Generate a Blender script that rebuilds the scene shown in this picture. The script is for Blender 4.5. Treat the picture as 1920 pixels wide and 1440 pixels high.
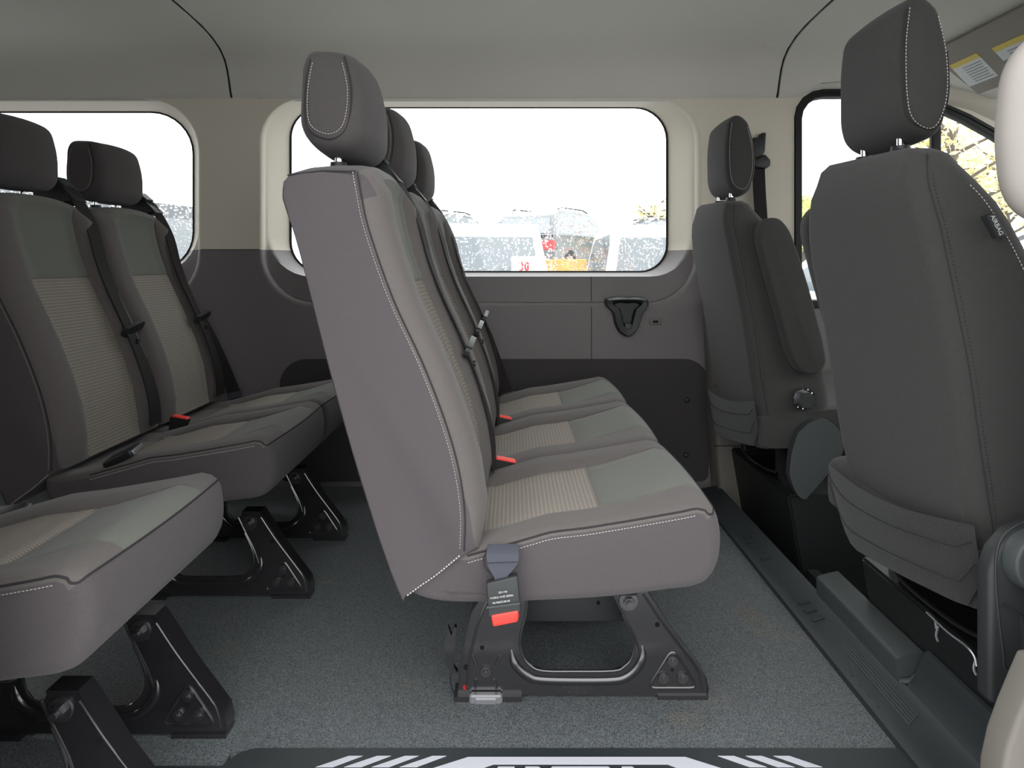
import bpy, bmesh, math, random
from mathutils import Vector, Matrix
random.seed(7)
for o in list(bpy.data.objects): bpy.data.objects.remove(o)
S = bpy.context.scene
COL = S.collection
H = 0.834            # camera height above the passenger floor
F = 1200.0           # focal length in pixels of a 1920 wide frame
# ------------------------------------------------------------------ camera
cam = bpy.data.cameras.new('camera')
camo = bpy.data.objects.new('camera', cam); COL.objects.link(camo)
camo.location = (0, 0, H); camo.rotation_euler = (math.pi/2, 0, 0)
cam.sensor_width = 36; cam.lens = 36*F/1920; cam.shift_y = -(720-495)/1920
cam.clip_start = .02; cam.clip_end = 500
S.camera = camo
# ------------------------------------------------------------------ sky
w = bpy.data.worlds.new('overcast_sky'); S.world = w; w.use_nodes = True
nt = w.node_tree; bg = nt.nodes['Background']
tc = nt.nodes.new('ShaderNodeTexCoord'); sp = nt.nodes.new('ShaderNodeSeparateXYZ')
rp = nt.nodes.new('ShaderNodeValToRGB'); nt.links.new(tc.outputs['Generated'], sp.inputs[0])
nt.links.new(sp.outputs['Z'], rp.inputs[0]); nt.links.new(rp.outputs[0], bg.inputs['Color'])
rp.color_ramp.elements[0].position = 0; rp.color_ramp.elements[0].color = (.62,.635,.635,1)
rp.color_ramp.elements[1].position = 1; rp.color_ramp.elements[1].color = (.97,.99,1,1)
bg.inputs['Strength'].default_value = 5.0
sun = bpy.data.lights.new('sun', 'SUN'); sun.energy = .6; sun.angle = math.radians(60); sun.color = (1,.98,.96)
suno = bpy.data.objects.new('sun', sun); COL.objects.link(suno)
suno.rotation_euler = (math.radians(48), 0, math.radians(-12))   # veiled sun behind the photographer
S.view_settings.view_transform = 'Standard'; S.view_settings.look = 'None'
S.view_settings.exposure = 0.0; S.view_settings.gamma = 1; S.view_settings.use_curve_mapping = False

# ------------------------------------------------------------------ helpers
def lin(c):
    c = c/255.0
    return c/12.92 if c <= .04045 else ((c+.055)/1.055)**2.4
def P(px, py, Y): return Vector(((px-960)*Y/F, Y, H+(495-py)*Y/F))
MATS = {}
def mat(name, rgb, rough=.8, metal=0, bump=0, bscale=900, spec=.3, var=0, vscale=40, sheen=0, coat=0):
    m = bpy.data.materials.new(name); m.use_nodes = True; n = m.node_tree.nodes; L = m.node_tree.links
    b = n['Principled BSDF']; c = tuple(lin(v) for v in rgb)+(1,)
    b.inputs['Base Color'].default_value = c; b.inputs['Roughness'].default_value = rough
    b.inputs['Metallic'].default_value = metal; b.inputs['Specular IOR Level'].default_value = spec
    if sheen: b.inputs['Sheen Weight'].default_value = sheen; b.inputs['Sheen Roughness'].default_value = .5
    if coat: b.inputs['Coat Weight'].default_value = coat; b.inputs['Coat Roughness'].default_value = .12
    t = n.new('ShaderNodeTexCoord')
    if bump:
        z = n.new('ShaderNodeTexNoise'); z.inputs['Scale'].default_value = bscale; z.inputs['Detail'].default_value = 2
        L.new(t.outputs['Object'], z.inputs['Vector'])
        k = n.new('ShaderNodeBump'); k.inputs['Strength'].default_value = bump; k.inputs['Distance'].default_value = .001
        L.new(z.outputs['Fac'], k.inputs['Height']); L.new(k.outputs[0], b.inputs['Normal'])
    if var:
        z = n.new('ShaderNodeTexNoise'); z.inputs['Scale'].default_value = vscale; z.inputs['Detail'].default_value = 4
        L.new(t.outputs['Object'], z.inputs['Vector'])
        r = n.new('ShaderNodeValToRGB'); L.new(z.outputs['Fac'], r.inputs[0])
        r.color_ramp.elements[0].position = .35; r.color_ramp.elements[1].position = .65
        r.color_ramp.elements[0].color = tuple(v*(1-var) for v in c[:3])+(1,)
        r.color_ramp.elements[1].color = tuple(min(1, v*(1+var)) for v in c[:3])+(1,)
        L.new(r.outputs[0], b.inputs['Base Color'])
    MATS[name] = m; return m
def woven(name, light, dark, plane):
    """light woven cloth with rows of small dark dashes; plane gives the two axes of the cloth"""
    m = mat(name, light, .9); n = m.node_tree.nodes; L = m.node_tree.links
    t = n.new('ShaderNodeTexCoord'); s = n.new('ShaderNodeSeparateXYZ'); c = n.new('ShaderNodeCombineXYZ')
    L.new(t.outputs['Object'], s.inputs[0])
    L.new(s.outputs[plane[0]], c.inputs[0]); L.new(s.outputs[plane[1]], c.inputs[1])
    b = n.new('ShaderNodeTexBrick'); L.new(c.outputs[0], b.inputs['Vector'])
    b.inputs['Scale'].default_value = 1; b.inputs['Brick Width'].default_value = .0062; b.inputs['Row Height'].default_value = .0078
    b.inputs['Mortar Size'].default_value = .0016; b.inputs['Mortar Smooth'].default_value = .4
    lc = tuple(lin(v) for v in light)+(1,); dc = tuple(lin(v) for v in dark)+(1,)
    b.inputs['Color1'].default_value = dc; b.inputs['Color2'].default_value = tuple(v*1.1 for v in dc[:3])+(1,)
    b.inputs['Mortar'].default_value = lc
    L.new(b.outputs['Color'], n['Principled BSDF'].inputs['Base Color'])
    k = n.new('ShaderNodeBump'); k.inputs['Strength'].default_value = .5; k.inputs['Distance'].default_value = .001
    L.new(b.outputs['Fac'], k.inputs['Height']); L.new(k.outputs[0], n['Principled BSDF'].inputs['Normal'])
    return m

M_side   = mat('cloth_side_grey', (68,63,65), .92, bump=.8, bscale=900, sheen=.1, var=.13, vscale=800)
M_bol    = mat('cloth_bolster_grey', (82,77,75), .92, bump=.6, bscale=900, sheen=.1, var=.1, vscale=800)
M_mid    = mat('cloth_smooth_grey', (90,91,85), .9, bump=.5, bscale=900, sheen=.1, var=.1, vscale=800)
M_ins    = woven('cloth_woven_cushion', (134,127,119), (104,98,92), ('Y','X'))
M_insb   = woven('cloth_woven_backrest', (128,122,114), (96,91,86), ('Y','Z'))
M_hr     = mat('cloth_headrest_dark', (62,58,58), .92, bump=.7, bscale=900, sheen=.1, var=.13, vscale=800)
M_thread = mat('thread_light', (165,160,155), .8)
M_threadd= mat('thread_dark', (28,28,28), .8)
M_piping = mat('seam_dark', (38,36,38), .85)
M_front  = mat('cloth_front_seat', (50,49,48), .92, bump=.9, bscale=800, sheen=.08, var=.15, vscale=700)
M_flap   = mat('felt_flap', (50,49,50), 1, bump=1, bscale=700, sheen=.3, var=.2, vscale=500)
M_blkm   = mat('black_enamel_steel', (30,29,31), .25, 0, spec=.7, coat=.8)
M_blkp   = mat('black_plastic', (26,27,28), .45, bump=.15, bscale=2500, spec=.4)
M_dplas  = mat('dark_grey_plastic', (38,40,41), .5, bump=.3, bscale=1800, spec=.4)
M_shield = mat('grey_plastic_shield', (58,62,62), .5, bump=.2, bscale=1800, spec=.4)
M_bolt   = mat('zinc_bolt', (105,103,106), .3, .9)
M_silver = mat('brushed_steel', (165,165,168), .35, .8)
M_chrome = mat('chrome', (220,222,225), .12, 1)
M_red    = mat('red_release_button', (225,62,54), .5)
M_web    = mat('black_webbing', (34,31,31), .8, bump=.6, bscale=1500, spec=.2)
M_webg   = mat('grey_webbing', (64,66,74), .75, bump=.8, bscale=1200)
M_white  = mat('white_print', (190,190,190), .7)
M_label  = mat('label_paper', (200,205,205), .6)
M_yellow = mat('label_yellow', (205,185,90), .6)
M_labgr  = mat('label_print_grey', (140,145,145), .7)
M_liner  = mat('headliner_cloth', (188,186,178), .95, bump=.4, bscale=700)
M_beige  = mat('pillar_beige', (194,187,174), .6, bump=.15, bscale=2000)
M_trim   = mat('dark_trim_plastic', (102,96,97), .5, bump=.35, bscale=1500, spec=.4)
M_board  = mat('black_fibre_board', (57,54,55), .9, bump=.5, bscale=900)
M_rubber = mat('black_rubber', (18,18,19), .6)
M_floorp = mat('tread_plastic', (38,43,45), .42, bump=.3, bscale=1500, spec=.45)
M_handle = mat('pale_grab_handle', (132,126,121), .5)
M_greyp  = mat('grey_lower_trim', (100,96,90), .6, bump=.2, bscale=1500)
M_chev   = mat('chevron_print', (178,178,186), .6)
M_visor  = mat('visor_cloth', (140,135,127), .9, bump=.3, bscale=700)
M_ext    = mat('exterior_paint', (225,228,232), .4)

# speckled floor vinyl
def floor_mat():
    m = mat('speckled_floor', (60,66,68), .6, bump=1, bscale=500, spec=.4); n = m.node_tree.nodes; L = m.node_tree.links
    t = n.new('ShaderNodeTexCoord'); z = n.new('ShaderNodeTexNoise'); z.inputs['Scale'].default_value = 520; z.inputs['Detail'].default_value = 3
    z.inputs['Roughness'].default_value = .8
    L.new(t.outputs['Object'], z.inputs['Vector'])
    r = n.new('ShaderNodeValToRGB'); L.new(z.outputs['Fac'], r.inputs[0])
    r.color_ramp.elements[0].position = .38; r.color_ramp.elements[0].color = (lin(34),lin(38),lin(40),1)
    r.color_ramp.elements[1].position = .66; r.color_ramp.elements[1].color = (lin(116),lin(121),lin(123),1)
    z2 = n.new('ShaderNodeTexNoise'); z2.inputs['Scale'].default_value = 5; L.new(t.outputs['Object'], z2.inputs['Vector'])
    r2 = n.new('ShaderNodeValToRGB'); L.new(z2.outputs['Fac'], r2.inputs[0])
    r2.color_ramp.elements[0].position = .62; r2.color_ramp.elements[0].color = (1,1,1,1)
    r2.color_ramp.elements[1].position = .8; r2.color_ramp.elements[1].color = (1.35,1.1,.85,1)
    mx = n.new('ShaderNodeMix'); mx.data_type = 'RGBA'; mx.blend_type = 'MULTIPLY'; mx.inputs[0].default_value = 1
    L.new(r.outputs[0], mx.inputs[6]); L.new(r2.outputs[0], mx.inputs[7])
    L.new(mx.outputs[2], n['Principled BSDF'].inputs['Base Color']); return m
M_floor = floor_mat()

def wet_glass():
    m = bpy.data.materials.new('wet_window_glass'); m.use_nodes = True; n = m.node_tree.nodes; L = m.node_tree.links
    for x in list(n):
        if x.type == 'BSDF_PRINCIPLED': n.remove(x)
    out = [x for x in n if x.type == 'OUTPUT_MATERIAL'][0]
    tr = n.new('ShaderNodeBsdfTransparent'); tr.inputs[0].default_value = (.93,.96,.95,1)
    rf = n.new('ShaderNodeBsdfRefraction'); rf.inputs['IOR'].default_value = 1.33; rf.inputs['Roughness'].default_value = .0
    gl = n.new('ShaderNodeBsdfGlossy'); gl.inputs['Roughness'].default_value = .03
    t = n.new('ShaderNodeTexCoord')
    v = n.new('ShaderNodeTexVoronoi'); v.inputs['Scale'].default_value = 95; v.feature = 'SMOOTH_F1'; L.new(t.outputs['Object'], v.inputs['Vector'])
    z = n.new('ShaderNodeTexNoise'); z.inputs['Scale'].default_value = 30; L.new(t.outputs['Object'], z.inputs['Vector'])
    # a drop sits where the cell distance is small; noise leaves some cells dry
    a = n.new('ShaderNodeMath'); a.operation = 'MULTIPLY'; L.new(z.outputs['Fac'], a.inputs[0]); a.inputs[1].default_value = .8
    s = n.new('ShaderNodeMath'); s.operation = 'LESS_THAN'; L.new(v.outputs['Distance'], s.inputs[0]); L.new(a.outputs[0], s.inputs[1])
    b = n.new('ShaderNodeBump'); b.inputs['Strength'].default_value = 1; b.inputs['Distance'].default_value = .0035; b.invert = True
    L.new(v.outputs['Distance'], b.inputs['Height']); L.new(b.outputs[0], rf.inputs['Normal'])
    mx = n.new('ShaderNodeMixShader'); L.new(s.outputs[0], mx.inputs[0]); L.new(tr.outputs[0], mx.inputs[1])
    m3 = n.new('ShaderNodeMixShader'); m3.inputs[0].default_value = .5; L.new(tr.outputs[0], m3.inputs[1]); L.new(rf.outputs[0], m3.inputs[2])
    L.new(m3.outputs[0], mx.inputs[2])
    m2 = n.new('ShaderNodeMixShader'); m2.inputs[0].default_value = .04; L.new(mx.outputs[0], m2.inputs[1]); L.new(gl.outputs[0], m2.inputs[2])
    L.new(m2.outputs[0], out.inputs[0]); return m
M_wet = wet_glass()
def clear_glass():
    m = bpy.data.materials.new('clear_glass'); m.use_nodes = True; n = m.node_tree.nodes; L = m.node_tree.links
    for x in list(n):
        if x.type == 'BSDF_PRINCIPLED': n.remove(x)
    out = [x for x in n if x.type == 'OUTPUT_MATERIAL'][0]
    tr = n.new('ShaderNodeBsdfTransparent'); tr.inputs[0].default_value = (.97,.98,.97,1)
    gl = n.new('ShaderNodeBsdfGlossy'); gl.inputs['Roughness'].default_value = .02
    m2 = n.new('ShaderNodeMixShader'); m2.inputs[0].default_value = .04; L.new(tr.outputs[0], m2.inputs[1]); L.new(gl.outputs[0], m2.inputs[2])
    L.new(m2.outputs[0], out.inputs[0]); return m
M_clear = clear_glass()

def tag(o, label=None, cat=None, group=None, kind=None):
    if label: o['label'] = label
    if cat: o['category'] = cat
    if group: o['group'] = group
    if kind: o['kind'] = kind
    return o
WP = {}
def thing(name, loc, label, cat, group=None):
    o = bpy.data.objects.new(name, None); COL.objects.link(o); o.location = loc
    o.empty_display_size = .05; WP[o.name] = Vector(loc); return tag(o, label, cat, group)
def wp(o): return WP.get(o.name, Vector((0,0,0)))
def mesh_of(bm, mats, smooth=True):
    me = bpy.data.meshes.new('m')
    bmesh.ops.recalc_face_normals(bm, faces=bm.faces) if not getattr(bm, 'norecalc', False) else None
    bm.to_mesh(me); bm.free()
    for m in (mats if isinstance(mats, (list, tuple)) else [mats]): me.materials.append(m)
    return me
def put(name, me, parent=None, loc=(0,0,0), rot=None, kind=None):
    o = bpy.data.objects.new(name, me); COL.objects.link(o); o.location = loc
    if rot: o.rotation_euler = rot
    if parent: o.parent = parent
    WP[o.name] = (wp(parent) if parent else Vector((0,0,0))) + Vector(loc)
    if kind: o['kind'] = kind
    return o
def obj(name, bm, mats, parent=None, smooth=35, bevel=0, kind=None, sub=0):
    """bm in world coordinates -> one mesh object, relative to its parent (or to its own centre base)"""
    bm.normal_update()
    if parent: off = wp(parent)
    else:
        lo = Vector([min(v.co[i] for v in bm.verts) for i in range(3)]); hi = Vector([max(v.co[i] for v in bm.verts) for i in range(3)])
        off = Vector(((lo.x+hi.x)/2, (lo.y+hi.y)/2, lo.z))
    for v in bm.verts: v.co -= off
    if bevel:
        ed = [e for e in bm.edges if len(e.link_faces) == 2 and e.calc_face_angle(0) > .5]
        bmesh.ops.bevel(bm, geom=ed, offset=bevel, segments=3, profile=.5, affect='EDGES', clamp_overlap=True)
    me = mesh_of(bm, mats)
    if smooth: shade(me, smooth)
    return put(name, me, parent, (0,0,0) if parent else off, kind=kind)
def shade(me, ang=35):
    me.shade_smooth()
    try: me.set_sharp_from_angle(angle=math.radians(ang))
    except Exception: pass
def box(bm, a, b, mi=0):
    x0,y0,z0 = [min(a[i],b[i]) for i in range(3)]; x1,y1,z1 = [max(a[i],b[i]) for i in range(3)]
    v = [bm.verts.new(c) for c in ((x0,y0,z0),(x1,y0,z0),(x1,y1,z0),(x0,y1,z0),(x0,y0,z1),(x1,y0,z1),(x1,y1,z1),(x0,y1,z1))]
    for f in ((0,3,2,1),(4,5,6,7),(0,1,5,4),(1,2,6,5),(2,3,7,6),(3,0,4,7)):
        bm.faces.new([v[i] for i in f]).material_index = mi
    return v
def hexa(bm, c8):
    v = [bm.verts.new(c) for c in c8]
    for f in ((0,3,2,1),(4,5,6,7),(0,1,5,4),(1,2,6,5),(2,3,7,6),(3,0,4,7)): bm.faces.new([v[i] for i in f])
def loft(bm, rings, cap=True, closed=True, mi=None):
    R = [[bm.verts.new(p) for p in r] for r in rings]; n = len(R[0])
    for i in range(len(R)-1):
        for j in range(n if closed else n-1):
            f = bm.faces.new((R[i][j], R[i][(j+1)%n], R[i+1][(j+1)%n], R[i+1][j]))
            if mi: f.material_index = mi(i, j)
    if cap and closed:
        f0 = bm.faces.new(R[0][::-1]); f1 = bm.faces.new(R[-1])
        if mi: f0.material_index = mi(-1,0); f1.material_index = mi(-2,0)
    return R
def tube(bm, pts, r, n=8, cap=True, closed=False):
    pts = [Vector(p) for p in pts]; rings = []; N = len(pts); up = None
    for i, p in enumerate(pts):
        if closed: d = (pts[(i+1)%N]-pts[i-1]).normalized()
        else: d = (pts[min(i+1,N-1)]-pts[max(i-1,0)]).normalized()
        if up is None: up = Vector((0,0,1)) if abs(d.z) < .9 else Vector((0,1,0))
        u = d.cross(up)
        if u.length < 1e-4: u = d.orthogonal()
        u.normalize(); v = u.cross(d).normalized(); up = v
        rr = r[i] if isinstance(r, (list,tuple)) else r
        rings.append([p+u*math.cos(t)*rr+v*math.sin(t)*rr for t in [2*math.pi*k/n for k in range(n)]])
    if closed: rings.append(rings[0]); loft(bm, rings, cap=False); bmesh.ops.remove_doubles(bm, verts=bm.verts, dist=1e-6)
    else: loft(bm, rings, cap=cap)
def prism(bm, poly, y0, y1, mi=0):
    """polygon in x,z extruded along y"""
    a = [bm.verts.new((x,y0,z)) for x,z in poly]; b = [bm.verts.new((x,y1,z)) for x,z in poly]; n = len(poly)
    fs = [bm.faces.new(a), bm.faces.new(b[::-1])]
    for i in range(n): fs.append(bm.faces.new((a[i], b[i], b[(i+1)%n], a[(i+1)%n])))
    for f in fs: f.material_index = mi
def rrect(x0,x1,z0,z1,r,n=6):
    """rounded rectangle, radii r = (bl, br, tr, tl)"""
    if not isinstance(r,(tuple,list)): r = (r,)*4
    out = []
    for (cx,cz,a0,rr) in ((x0+r[0],z0+r[0],180,r[0]),(x1-r[1],z0+r[1],270,r[1]),(x1-r[2],z1-r[2],0,r[2]),(x0+r[3],z1-r[3],90,r[3])):
        for k in range(n+1):
            t = math.radians(a0+90*k/n); out.append((cx+rr*math.cos(t), cz+rr*math.sin(t)))
    return out
def lerp_pts(tab, x):
    if x <= tab[0][0]: return tab[0][1]
    for (a,b),(c,d) in zip(tab, tab[1:]):
        if x <= c: return b+(d-b)*(x-a)/(c-a)
    return tab[-1][1]
def resample(pts, step):
    pts = [Vector(p) for p in pts]; out = [pts[0].copy()]; acc = 0
    for a,b in zip(pts, pts[1:]):
        L = (b-a).length; t = step-acc
        while t <= L: out.append(a+(b-a)*(t/L)); t += step
        acc = (acc+L) % step
    return out
def smooth_path(pts, n=6):
    pts = [Vector(p) for p in pts]; out = []
    for i in range(len(pts)-1):
        p0 = pts[max(i-1,0)]; p1 = pts[i]; p2 = pts[i+1]; p3 = pts[min(i+2,len(pts)-1)]
        for k in range(n):
            t = k/n
            out.append(.5*((2*p1)+(p2-p0)*t+(2*p0-5*p1+4*p2-p3)*t*t+(3*p1-p0-3*p2+p3)*t**3))
    return out+[pts[-1]]
def stitches(bm, path, pitch=.0052, ln=.0034, r=.0007):
    q = resample(path, pitch)
    for a,b in zip(q, q[1:]):
        d = (b-a).normalized(); e = a+d*ln; m = (a+e)/2
        tube(bm, [a, m, e], [r*.6, r, r*.6], n=4)
def ribbon(bm, path, wv, th=.0012):
    """flat strap; wv = width vector, or one per point"""
    rings = []; N = len(path)
    for i,p in enumerate(path):
        p = Vector(p); wvi = Vector(wv[i] if isinstance(wv, list) else wv)
        d = (Vector(path[min(i+1,N-1)])-Vector(path[max(i-1,0)])).normalized()
        nrm = d.cross(wvi).normalized()*th
        rings.append([p-wvi/2-nrm, p+wvi/2-nrm, p+wvi/2+nrm, p-wvi/2+nrm])
    loft(bm, rings)
def cyl(bm, a, b, r0, r1=None, n=20):
    tube(bm, [a,b], [r0, r0 if r1 is None else r1], n=n)
def fill_holes(name, outer, holes, y, depth, mats, matf=None, kind=None, parent=None, bev=0, split=None):
    """flat panel in the x,z plane at depth y with holes (2D curve fill), thickness depth (grows to +y)"""
    cu = bpy.data.curves.new('c', 'CURVE'); cu.dimensions = '2D'; cu.fill_mode = 'BOTH'; cu.extrude = depth/2; cu.bevel_depth = bev; cu.bevel_resolution = 3
    if bev: cu.offset = -bev
    for poly in [outer]+holes:
        s = cu.splines.new('POLY'); s.points.add(len(poly)-1); s.use_cyclic_u = True
        for p,(x,z) in zip(s.points, poly): p.co = (x, z, 0, 1)
    o = bpy.data.objects.new('c', cu); COL.objects.link(o)
    dg = bpy.context.evaluated_depsgraph_get(); me = bpy.data.meshes.new_from_object(o.evaluated_get(dg))
    bpy.data.objects.remove(o); bm = bmesh.new(); bm.from_mesh(me)
    for v in bm.verts: v.co = Vector((v.co.x, y+depth/2-v.co.z, v.co.y))
    bmesh.ops.remove_doubles(bm, verts=bm.verts, dist=1e-6)
    if split:
        bmesh.ops.bisect_plane(bm, geom=bm.verts[:]+bm.edges[:]+bm.faces[:], plane_co=(0,0,split), plane_no=(0,0,1))
    for f in bm.faces: f.material_index = 0 if not matf else matf(f.calc_center_median())
    return obj(name, bm, mats, parent, kind=kind, smooth=30)

# ================================================================== SEATS (benches)
W = .40
PIV = Vector((-.085, 0, .36))       # recline pivot, in seat coordinates
TOPC = [(-.18,.352),(-.12,.357),(-.078,.366),(0,.388),(.07,.408),(.104,.410),(.19,.424),(.27,.438),(.315,.447)]
FRONTC0 = [(.317,.4405),(.332,.430),(.340,.412),(.344,.38),(.340,.345),(.327,.318),(.300,.303),(.25,.296),(.18,.287),(.10,.281),(0,.277),(-.08,.276),(-.13,.280),(-.165,.293),(-.182,.32)]
FRONTC = [(p.x,p.z) for p in smooth_path([(x,0,z) for x,z in FRONTC0],3)]
def cushion_mesh(end_near=True, end_far=True):
    xs = [-.18,-.15,-.12,-.09,-.075,-.06,-.03,0,.03,.06,.09,.12,.15,.156,.162,.19,.22,.25,.28,.30]
    top = [(x, lerp_pts(TOPC, x)) for x in xs]
    prof = top + FRONTC; nt = len(top); n = len(prof)
    ys = [0,.002,.006,.012,.019,.027,.038,.052,.062,.074,.084,.0875,.091,.115,.14,.17,.20]
    ys = ys + [W-y for y in ys[-2::-1]]
    R = .026; rings = []
    ce = Vector((.09,.35))
    nor = []
    for j in range(n):
        a = Vector(prof[j-1]) if j else Vector(prof[-1]); b = Vector(prof[(j+1)%n]); t = b-a
        nn = Vector((-t.y, t.x)).normalized(); nor.append(-nn)
    for y in ys:
        d = min(y, W-y); e = R*(1-math.sqrt(max(0,1-(1-min(d,R)/R)**2)))
        r = []
        for j,(x,z) in enumerate(prof):
            px, pz = x, z
            if j < nt:
                fx = 1 if x < .18 else max(0, 1-(x-.18)/.12)
                fx *= 1 if x > -.05 else .7
                dz = .0
                if d >= .06: dz = -.015*fx*min(1,(d-.06)/.035) + .008*(1-fx)*min(1,(d-.06)/.1)
                if abs(d-.0875) < .001 and -.06 < x < .31: dz -= .004
                if .155 < x < .157 and d > .09: dz -= .005
                if -.077<x<-.073 and d>.09: dz -= .004
                pz += dz
            wgt = .55 if j < nt else (.55+.45*min(1,(j-nt)/8) if j < nt+16 else .8)
            px += nor[j].x*e*wgt; pz += nor[j].y*e*wgt
            # bulging front
            if nt <= j < nt+13: px += .008*math.sin(math.pi*y/W)
            r.append((px, min(max(y,.008),W-.008) if x < -.088 else y, pz))
        rings.append(r)
    bm = bmesh.new(); ny = len(ys)
    def mi(i, j):
        if i < 0: return 0
        yc = (ys[i]+ys[i+1])/2; d = min(yc, W-yc)
        if j < nt-1:
            xc = (xs[j]+xs[j+1])/2
            if d > .0875:
                return 3 if -.075 < xc < .156 else (2 if xc > .156 else 1)
            return 1
        if nt-1 <= j <= nt+2 and d > .0875: return 2
        if j <= nt+2: return 1
        return 0
    loft(bm, rings, mi=mi)
    me = mesh_of(bm, [M_side, M_bol, M_mid, M_ins]); shade(me, 50)
    jj = list(range(4, nt+3)); k = nt+3
    pip = [Vector(rings[1][j])+Vector((0,0,.0005)) for j in jj]+[Vector(rings[i][k]) for i in range(2, len(ys)-2)]+[Vector(rings[-2][j]) for j in jj[::-1][:8]]
    sti = [Vector(rings[0][j])+Vector((0,-.0003,-.0045)) for j in jj[:-3]]
    return me, pip, sti
REAR = [(-.374,.968),(-.376,.945),(-.371,.925),(-.349,.856),(-.303,.674),(-.262,.526),(-.222,.396),(-.192,.31),(-.180,.285)]
FSEAM = [(-.253,.984),(-.247,.95),(-.234,.89),(-.195,.778),(-.147,.674),(-.110,.578),(-.088,.50),(-.078,.43),(-.079,.368)]
def fseam_x(z):
    t = sorted([(b,a) for a,b in FSEAM]); return lerp_pts(t, z)
def rear_x(z):
    t = sorted([(b,a) for a,b in REAR]); return lerp_pts(t, z)
def backrest_mesh():
    zs_f = [.945,.925,.90,.86,.82,.805,.80,.795,.78,.74,.70,.66,.62,.58,.54,.50,.46,.43,.40,.37]
    zs_r = [.285,.33,.39,.46,.53,.60,.67,.74,.80,.86,.91,.945,.968]
    front = [(fseam_x(z)+.026, z) for z in zs_f]
    low = [(-.085,.352),(-.13,.322),(-.172,.291)]
    rear = [(rear_x(z), z) for z in zs_r]
    topp = [(-.366,.978),(-.345,.984),(-.31,.987),(-.27,.987),(-.25,.984),(-.236,.976),(-.226,.963)]
    prof = front+low+rear+topp; n = len(prof); nf = len(front)
    ys = [0,.002,.006,.012,.02,.03,.042,.055,.07,.084,.09,.0935,.097,.11,.13,.16,.20]
    ys = ys+[W-y for y in ys[-2::-1]]
    nor = []
    for j in range(n):
        a = Vector(prof[j-1]); b = Vector(prof[(j+1)%n]); t = b-a; nor.append(Vector((t.y,-t.x)).normalized())
    # make sure normals point inward
    c = Vector((-.22,.65))
    for j in range(n):
        if (c-Vector(prof[j])).dot(nor[j]) < 0: nor[j] = -nor[j]
    rings = []; R = .028
    for y in ys:
        d = min(y, W-y); e = R*(1-math.sqrt(max(0,1-(1-min(d,R)/R)**2))); t = y/W
        r = []
        for j,(x,z) in enumerate(prof):
            px, pz = x, z
            wg = (1 if z > .5 else .15+.85*max(0,z-.35)/.15) if j < nf else .15
            if j >= nf+3+len(rear): wg = lerp_pts([(-.31,.25),(-.226,1)], x)
            px += nor[j].x*e*wg; pz += nor[j].y*e*wg
            crown = .030*(1-(2*t-1)**2)
            if z > .85: pz += crown*min(1,(z-.85)/.11)
            if j < nf:
                if d < .07: bx = .010*math.sin(min(1,d/.05)*math.pi/2)
                else: bx = .010-.026*min(1,(d-.07)/.035)
                if z < .42: bx *= max(0,(z-.36)/.06)
                if abs(d-.0935) < .001: bx -= .004
                if abs(z-.80) < .001 and d > .09: bx -= .004
                px += bx
            r.append((px, y, pz))
        rings.append(r)
    bm = bmesh.new()
    def mi(i,j):
        if i < 0: return 0
        yc = (ys[i]+ys[i+1])/2; d = min(yc, W-yc)
        if j < nf-1:
            zc = (zs_f[j]+zs_f[j+1])/2
            if d > .0935: return 3 if zc < .80 else 2
            return 1
        if j >= n-3: return 2 if d > .0935 else (1 if d > .01 else 0)
        return 0
    loft(bm, rings, mi=mi)
    for v in bm.verts: v.co -= PIV
    me = mesh_of(bm, [M_side, M_bol, M_mid, M_insb]); shade(me, 50); return me
def headrest_mesh(prof, y0, y1, R, mats, crown=.006, front=(), nose=.012, pivot=PIV, endmi=0):
    """prof: x,z ring; front: indices pushed forward toward the middle"""
    n = len(prof); c = Vector((sum(p[0] for p in prof)/n, sum(p[1] for p in prof)/n))
    N = 12; ys = []
    for k in range(6): ys.append(y0+R*(1-math.cos(math.pi/2*k/5)))
    for k in range(1,8): ys.append(y0+R+(y1-y0-2*R)*k/8)
    for k in range(6): ys.append(y1-R*(1-math.cos(math.pi/2*(5-k)/5)))
    nor = []
    for j in range(n):
        t = Vector(prof[(j+1)%n])-Vector(prof[j-1]); q = Vector((t.y,-t.x)).normalized()
        if (c-Vector(prof[j])).dot(q) < 0: q = -q
        nor.append(q)
    rings = []
    for y in ys:
        d = min(y-y0, y1-y); e = R*(1-math.sqrt(max(0,1-(1-min(max(d,0),R)/R)**2))); t = (y-y0)/(y1-y0); b = 1-(2*t-1)**2
        r = []
        for j,(x,z) in enumerate(prof):
            k = (c-Vector((x,z))).normalized(); px = x+k.x*e - nor[j].x*crown*b; pz = z+k.y*e-nor[j].y*crown*b
            if j in front: px += nose*b
            r.append((px, y, pz))
        rings.append(r)
    bm = bmesh.new(); loft(bm, rings)
    bmesh.ops.recalc_face_normals(bm, faces=bm.faces)
    for f in bm.faces:
        if abs(f.normal.y) > .8 and len(f.verts) > 6: f.material_index = endmi
    for v in bm.verts: v.co -= pivot
    me = mesh_of(bm, mats); shade(me, 50); return me
def rprof(pts, rs, n=5):
    """polygon with rounded corners"""
    out = []; N = len(pts)
    for i in range(N):
        p = Vector(pts[i]); a = (Vector(pts[i-1])-p); b = (Vector(pts[(i+1)%N])-p); r = rs[i] if isinstance(rs,(list,tuple)) else rs
        r = min(r, a.length*.48, b.length*.48); a = p+a.normalized()*r; b = p+b.normalized()*r
        for k in range(n+1):
            t = k/n; q = a*(1-t)**2+p*2*t*(1-t)+b*t*t; out.append((q.x,q.y))
    return out
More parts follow.
